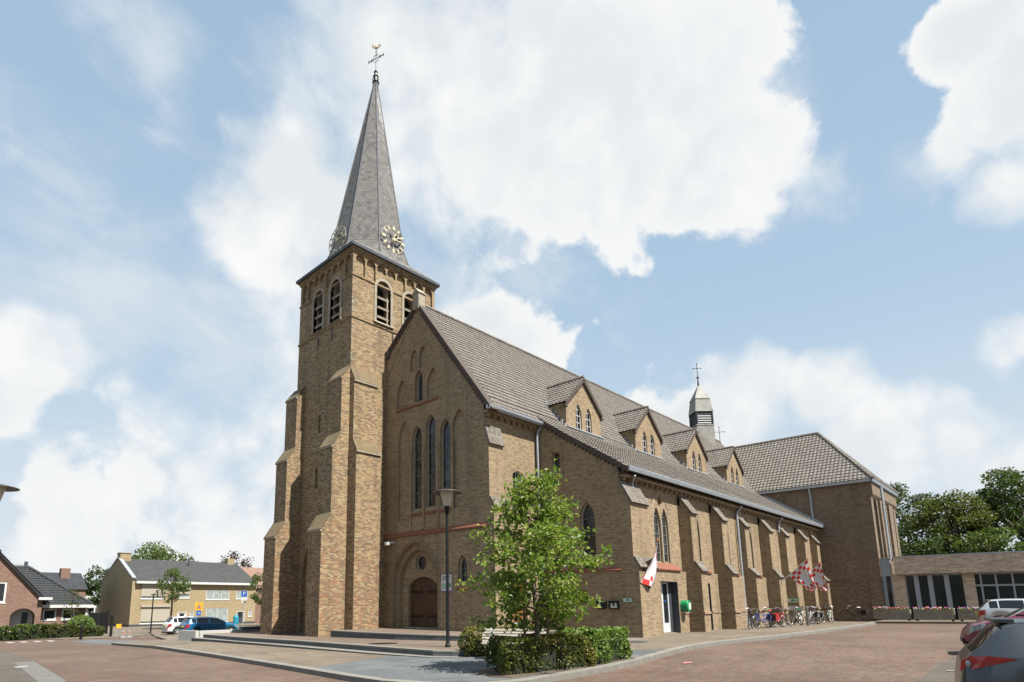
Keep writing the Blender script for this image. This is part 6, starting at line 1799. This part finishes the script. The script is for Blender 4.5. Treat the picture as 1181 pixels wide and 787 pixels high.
small_sign('small white sign with green border on the shaded aisle wall corner', gpx(AX), 12.45, 12.90, 1.52, 1.70)
small_sign('green ended sign on the dark flank of a buttress below the flags', gpx(44.62), 11.98, 12.68, 1.42, 1.70)
ae = thing('defibrillator_box', 'round green defibrillator cabinet on the wall right of the glass door', 'cabinet', (28.55, (AY-.18)-.1, 1.33))
mb = MB(); loft(mb, [[(28.55+.25*math.cos(a)*k, (AY-.18)-d, 1.33+.27*math.sin(a)*k) for a in [2*math.pi*i/24 for i in range(24)]] for d, k in ((0, 1), (.30, 1), (.34, .92))]); part('cabinet', mb, M_GREEN, ae, smooth=False)
mb = MB(); mb.box(28.47, (AY-.18)-.346, 1.18, 28.70, (AY-.18)-.341, 1.48); part('window', mb, M_WHITE, ae)
mb = MB(); mb.box(28.45, (AY-.18)-.2, 1.02, 28.65, (AY-.18), 1.07); part('bracket', mb, M_WHITE, ae)

# ------------------------------------------------------------------ flags


def checker_mat():
    mt, t, b = new_mat('checkered_flag_cloth')
    uvn = t.n('ShaderNodeUVMap'); sp = t.n('ShaderNodeSeparateXYZ'); t.l(uvn.outputs[0], sp.inputs[0])
    i = t.math('FLOOR', t.math('MULTIPLY', sp.outputs[0], 8.)); j = t.math('FLOOR', t.math('MULTIPLY', sp.outputs[1], 6.))
    ck = t.math('MODULO', t.math('ADD', i, j), 2.)
    inn = t.math('MULTIPLY', t.math('MULTIPLY', t.math('GREATER_THAN', i, 1.5), t.math('LESS_THAN', i, 5.5)), t.math('MULTIPLY', t.math('GREATER_THAN', j, .5), t.math('LESS_THAN', j, 3.5)))
    red = t.math('MULTIPLY', t.math('LESS_THAN', ck, .5), t.math('SUBTRACT', 1., inn))
    pr = t.noise(uvn.outputs[0], 14, 3); ink = t.math('MULTIPLY', inn, t.mrange(pr, .52, .62, 0, .35))
    c = t.mix(ink, (.55, .545, .555), (.33, .345, .40)); c = t.mix(red, c, (.52, .028, .02))
    t.l(c, b.inputs['Base Color']); b.inputs['Roughness'].default_value = .7
    return mt


M_FLAG = checker_mat()


def flag(label, base, tip, hoist, fly, squeeze, sway, seed, fan=0.):
    base, tip, sway = V3(base), V3(tip), V3(sway); f = thing('flag', label, 'flag', tuple(base), 'checkered flags on the church wall')
    mb = MB(); mb.tube(base, tip, .022, .018, 8); part('flagpole', mb, M_WHITE, f)
    mb = MB(); mb.ball(tip, .045, 6); part('finial', mb, C_ORNG, f)
    mb = MB(); d = (base-tip).normalized(); side = d.cross(Zv).normalized(); nu, nv = 30, 18; r = random.Random(seed)
    vs = []; uvs = []
    for i in range(nu+1):
        for j in range(nv+1):
            t_, s_ = i/nu, j/nv; sp_ = .04+hoist*(s_*(1-squeeze*t_)); top_ = tip+d*sp_
            drop = fly*t_; p = top_-Zv*drop*(.93)+sway*(t_**1.3)
            p -= sway*(t_**1.3)*.85*s_*fan
            p += side*(.10*math.sin(s_*9+t_*3+seed)*t_**.7+.04*math.sin(s_*17-t_*5)*t_)
            vs.append(tuple(p)); uvs.append((t_*.999, s_*.999))
    fs = [[i*(nv+1)+j, i*(nv+1)+j+1, (i+1)*(nv+1)+j+1, (i+1)*(nv+1)+j] for i in range(nu) for j in range(nv)]
    mb.add(vs, fs); o = part('cloth', mb, M_FLAG, f, smooth=True, uv=False)
    ul = o.data.uv_layers.new(name='UVMap').data
    for l in o.data.loops: ul[l.index].uv = uvs[l.vertex_index]
    mb = MB(); mb.box(base.x-.05, base.y-.02, base.z-.08, base.x+.05, base.y+.06, base.z+.08); part('bracket', mb, M_WHITE, f)
    return f


flag('checkered red and white flag hanging by the glass entrance door', (26.05, 12.68, 3.12), (24.1, 11.5, 4.13), 1.45, 1.85, .1, (-.85, .40, 0), 1, 1.05)
flag('checkered red and white flag on the aisle, left of the far pair', (41.2, 11.86, 2.73), (41.25, 10.33, 4.06), 1.45, 1.85, .70, (.10, -.30, 0), 2)
flag('checkered red and white flag nearest the transept', (44.9, 11.96, 2.62), (44.75, 10.5, 4.03), 1.4, 1.80, .70, (.10, -.30, 0), 3)

# ------------------------------------------------------------------ flower planters before the hall
FL = [plain('petal_red', (.55, .03, .02), .6), plain('petal_white', (.75, .72, .70), .6), plain('petal_pink', (.55, .10, .35), .6), plain('petal_violet', (.30, .12, .45), .6), plain('petal_orange', (.70, .14, .03), .6)]
for i, (ya, yb) in enumerate(((7.05, 9.05), (4.83, 6.86), (2.62, 4.64), (.4, 2.42))):
    px0 = 50.2; z0 = gz(px0, 5)+.004
    p = thing('flower_planter', ['wooden planter with red and white flowers beside the bicycles', 'wooden flower planter second from the church transept', 'wooden flower planter third along, left of the silver car', 'wooden flower planter hidden behind the silver car'][i], 'planter', (px0+.3, (ya+yb)/2, z0), 'flower planters before the hall')
    mb = MB()
    for k in range(4): mb.box(px0, ya, z0+.10+k*.155, px0+.04, yb, z0+.245+k*.155); mb.box(px0+.56, ya, z0+.10+k*.155, px0+.6, yb, z0+.245+k*.155); mb.box(px0+.04, ya, z0+.10+k*.155, px0+.56, ya+.04, z0+.245+k*.155); mb.box(px0+.04, yb-.04, z0+.10+k*.155, px0+.56, yb, z0+.245+k*.155)
    part('box', mb, M_WOODG, p)
    for y in (ya+.12, yb-.12):
        mb = MB(); mb.box(px0+.05, y-.05, z0, px0+.55, y+.05, z0+.10); part('foot', mb, M_BLACK, p)
    mb = MB(); mb.box(px0+.045, ya+.045, z0+.3, px0+.555, yb-.045, z0+.66); part('soil', mb, M_SOIL, p)
    r = random.Random(60+i); pts = [((px0+r.uniform(.0, .6), r.uniform(ya, yb), z0+.70+r.uniform(-.02, .12)), r.random()) for k in range(420)]; leafmesh('foliage', pts, LF_MID, p, .09, 70+i)
    mb = MB(); 
    for k in range(75):
        c = (px0+r.uniform(-.02, .6), r.uniform(ya, yb), z0+.76+r.uniform(-.02, .12)); mb.m = r.choice((0, 0, 1, 1, 1, 4, 2, 2, 3)) if i < 2 else r.choice((1, 1, 2, 3, 3, 0, 4)); b0 = len(mb.f); mb.ball(c, .026+.018*r.random(), 4)
    part('flowers', mb, FL, p)['kind'] = 'stuff'
mb = MB(); mb.box(49.9, -6, gz(50, 5)-.1, 50.05, 8.6, gz(50, 5)+.002); 
sheet('terrace', [(49.2, -8), (54.7, -8), (54.7, 9.1), (49.2, 9.1)], PV_TAN, .0, .25)

# ------------------------------------------------------------------ low wall, signs and barriers on the left
lw = thing('low_wall', 'low pale concrete wall ending the church steps by the blue car', 'wall', (13.5, 33.6, gz(13.5, 33.6)))
zt = .02; lo_ = -1.0
mb = MB(); mb.prism([(13.2, 34.6, lo_), (13.2, 34.6, zt), (13.5, 33.0, zt), (13.5, 33.0, lo_)], (.22, .05, 0)); part('end_block', mb, M_CONC, lw)
mb = MB(); mb.box(13.75, 33.05, lo_, 20.5, 33.3, zt-.01); part('wall', mb, M_CONC, lw)
mb = MB(); mb.box(16.2, 32.95, zt-.03, 20.6, 33.4, zt+.13); part('coping', mb, M_STEP, lw)
sx_, sy_2 = 20.6, 50.0; z0 = gz(sx_, sy_2)+ROAD
ws = thing('traffic_sign', 'yellow board with a red warning triangle above a blue sign', 'sign', (sx_, sy_2, z0))
sd, sn = V3((.86, -.5, 0)), V3((-.5, -.86, 0))
mb = MB(); mb.tube((sx_, sy_2, z0), (sx_, sy_2, 1.6), .035, n=8); part('post', mb, M_GREYM, ws)
q = V3((sx_, sy_2, 1.22))+sn*.05; mb = MB(); mb.obox(q, sd, Zv, sn, .32, .32, .01); part('board', mb, M_YSIGN, ws)
tri = lambda r: [q+sn*.014+sd*r*math.cos(a)+Zv*(r*math.sin(a)-.05) for a in (R(90), R(210), R(330))]
mb = MB(); mb.prism(tri(.27), sn*.004); part('triangle', mb, M_RED, ws)
mb = MB(); mb.prism([p+sn*.005 for p in tri(.18)], sn*.004); part('triangle_face', mb, M_WHITE, ws)
mb = MB(); mb.obox(q+sn*.026-sd*.03-Zv*.04, sd, Zv, sn, .03, .09, .002); mb.obox(q+sn*.026+sd*.05-Zv*.06, sd, Zv, sn, .025, .07, .002); part('figures', mb, M_BLACK, ws)
q2 = V3((sx_, sy_2, .66))+sn*.05; mb = MB(); mb.obox(q2, sd, Zv, sn, .17, .21, .01); part('blue_board', mb, M_BSIGN, ws)
mb = MB(); mb.obox(q2+sn*.014+sd*.03, (sd*.6-Zv*.8).normalized(), (sd*.8+Zv*.6).normalized(), sn, .11, .028, .003); part('arrow', mb, M_WHITE, ws)
px_, py_ = 24.55, 50.0; z0 = gz(px_, py_)+ROAD
ps = thing('parking_sign', 'blue parking sign with a white P on a grey pole', 'sign', (px_, py_, z0))
mb = MB(); mb.tube((px_, py_, z0), (px_, py_, 2.6), .035, n=8); part('pole', mb, M_GREYM, ps)
q = V3((px_, py_, 2.26))+sn*.05; mb = MB(); mb.obox(q, sd, Zv, sn, .25, .25, .01); part('board', mb, M_BSIGN, ps)
text_mesh('letter', 'P', .42, M_WHITE, ps, q+sn*.014, sd, Zv, sn)
mb = MB(); mb.obox(q-Zv*.44, sd, Zv, sn, .22, .15, .01); part('sub_board', mb, M_WHITE, ps)
for s_ in (-.17, .17): mb = MB(); mb.obox(q-Zv*.70+sd*s_*.8, sd, Zv, sn, .07, .07, .02); part('disc', mb, M_DKGREY if s_ > 0 else M_WHITE, ps)
mb = MB(); x, y = 24.0, 50.2; z0 = gz(x, y)+ROAD; mb.lathe([(.21, 0), (.23, .1), (.23, 1.25), (.19, 1.4), (.07, 1.46), (.01, 1.47)], (x, y, z0), 12)
o = build('recycling_container', mb, M_TURQ, smooth=True); tag(o, 'turquoise upright container beside the parking sign pole', 'container')
bsx, bsy = 15.2, 54.5; z0 = gz(bsx, bsy)+ROAD
rs_ = thing('road_sign', 'small yellow board on legs by the yellow house gable', 'sign', (14.9, 52, z0))
z1 = gz(15.0, 52)+ROAD
mb = MB(); mb.box(14.9, 51.95, z1+.75, 15.28, 52.0, z1+1.08); part('board', mb, M_YSIGN, rs_)
mb = MB(); mb.tube((14.95, 52.02, z1), (15.0, 52.02, z1+1.0), .03, n=6); mb.tube((15.25, 52.02, z1), (15.2, 52.02, z1+1.0), .03, n=6); part_split('leg', mb, M_GREYM, rs_)
for i, (x, y) in enumerate(((15.35, 51.6), (15.75, 51.4))):
    z1 = gz(x, y)+ROAD; br_ = thing('barrier', ('red and white striped barrier board by the yellow sign', 'red and white striped barrier board, right of its twin')[i], 'barrier', (x, y, z1), 'striped barrier boards')
    for k in range(5):
        mb = MB(); mb.obox((x, y, z1+.16+k*.09), (1, .0, 0), (0, 1, 0), (.3, 0, 1), .05, .02, .045); part('stripe', mb, C_RED if k % 2 else M_CONC, br_)
    mb = MB(); mb.box(x-.2, y-.12, z1, x+.2, y+.12, z1+.1); part('foot', mb, M_GREYM, br_)
yx, yy = 4.72, 40.45; z0 = gz(yx, yy)+ROAD
ys = thing('road_sign', 'yellow road sign just entering at the left picture edge', 'sign', (yx, yy, z0))
mb = MB(); mb.tube((yx, yy, z0), (yx, yy, z0+4.2), .04, n=8); part('post', mb, M_GREYM, ys)
mb = MB(); mb.obox((yx, yy-.06, z0+3.75), (.95, -.3, 0), (0, 0, 1), (.3, .95, 0), .42, .42, .012); part('board', mb, M_YSIGN, ys)
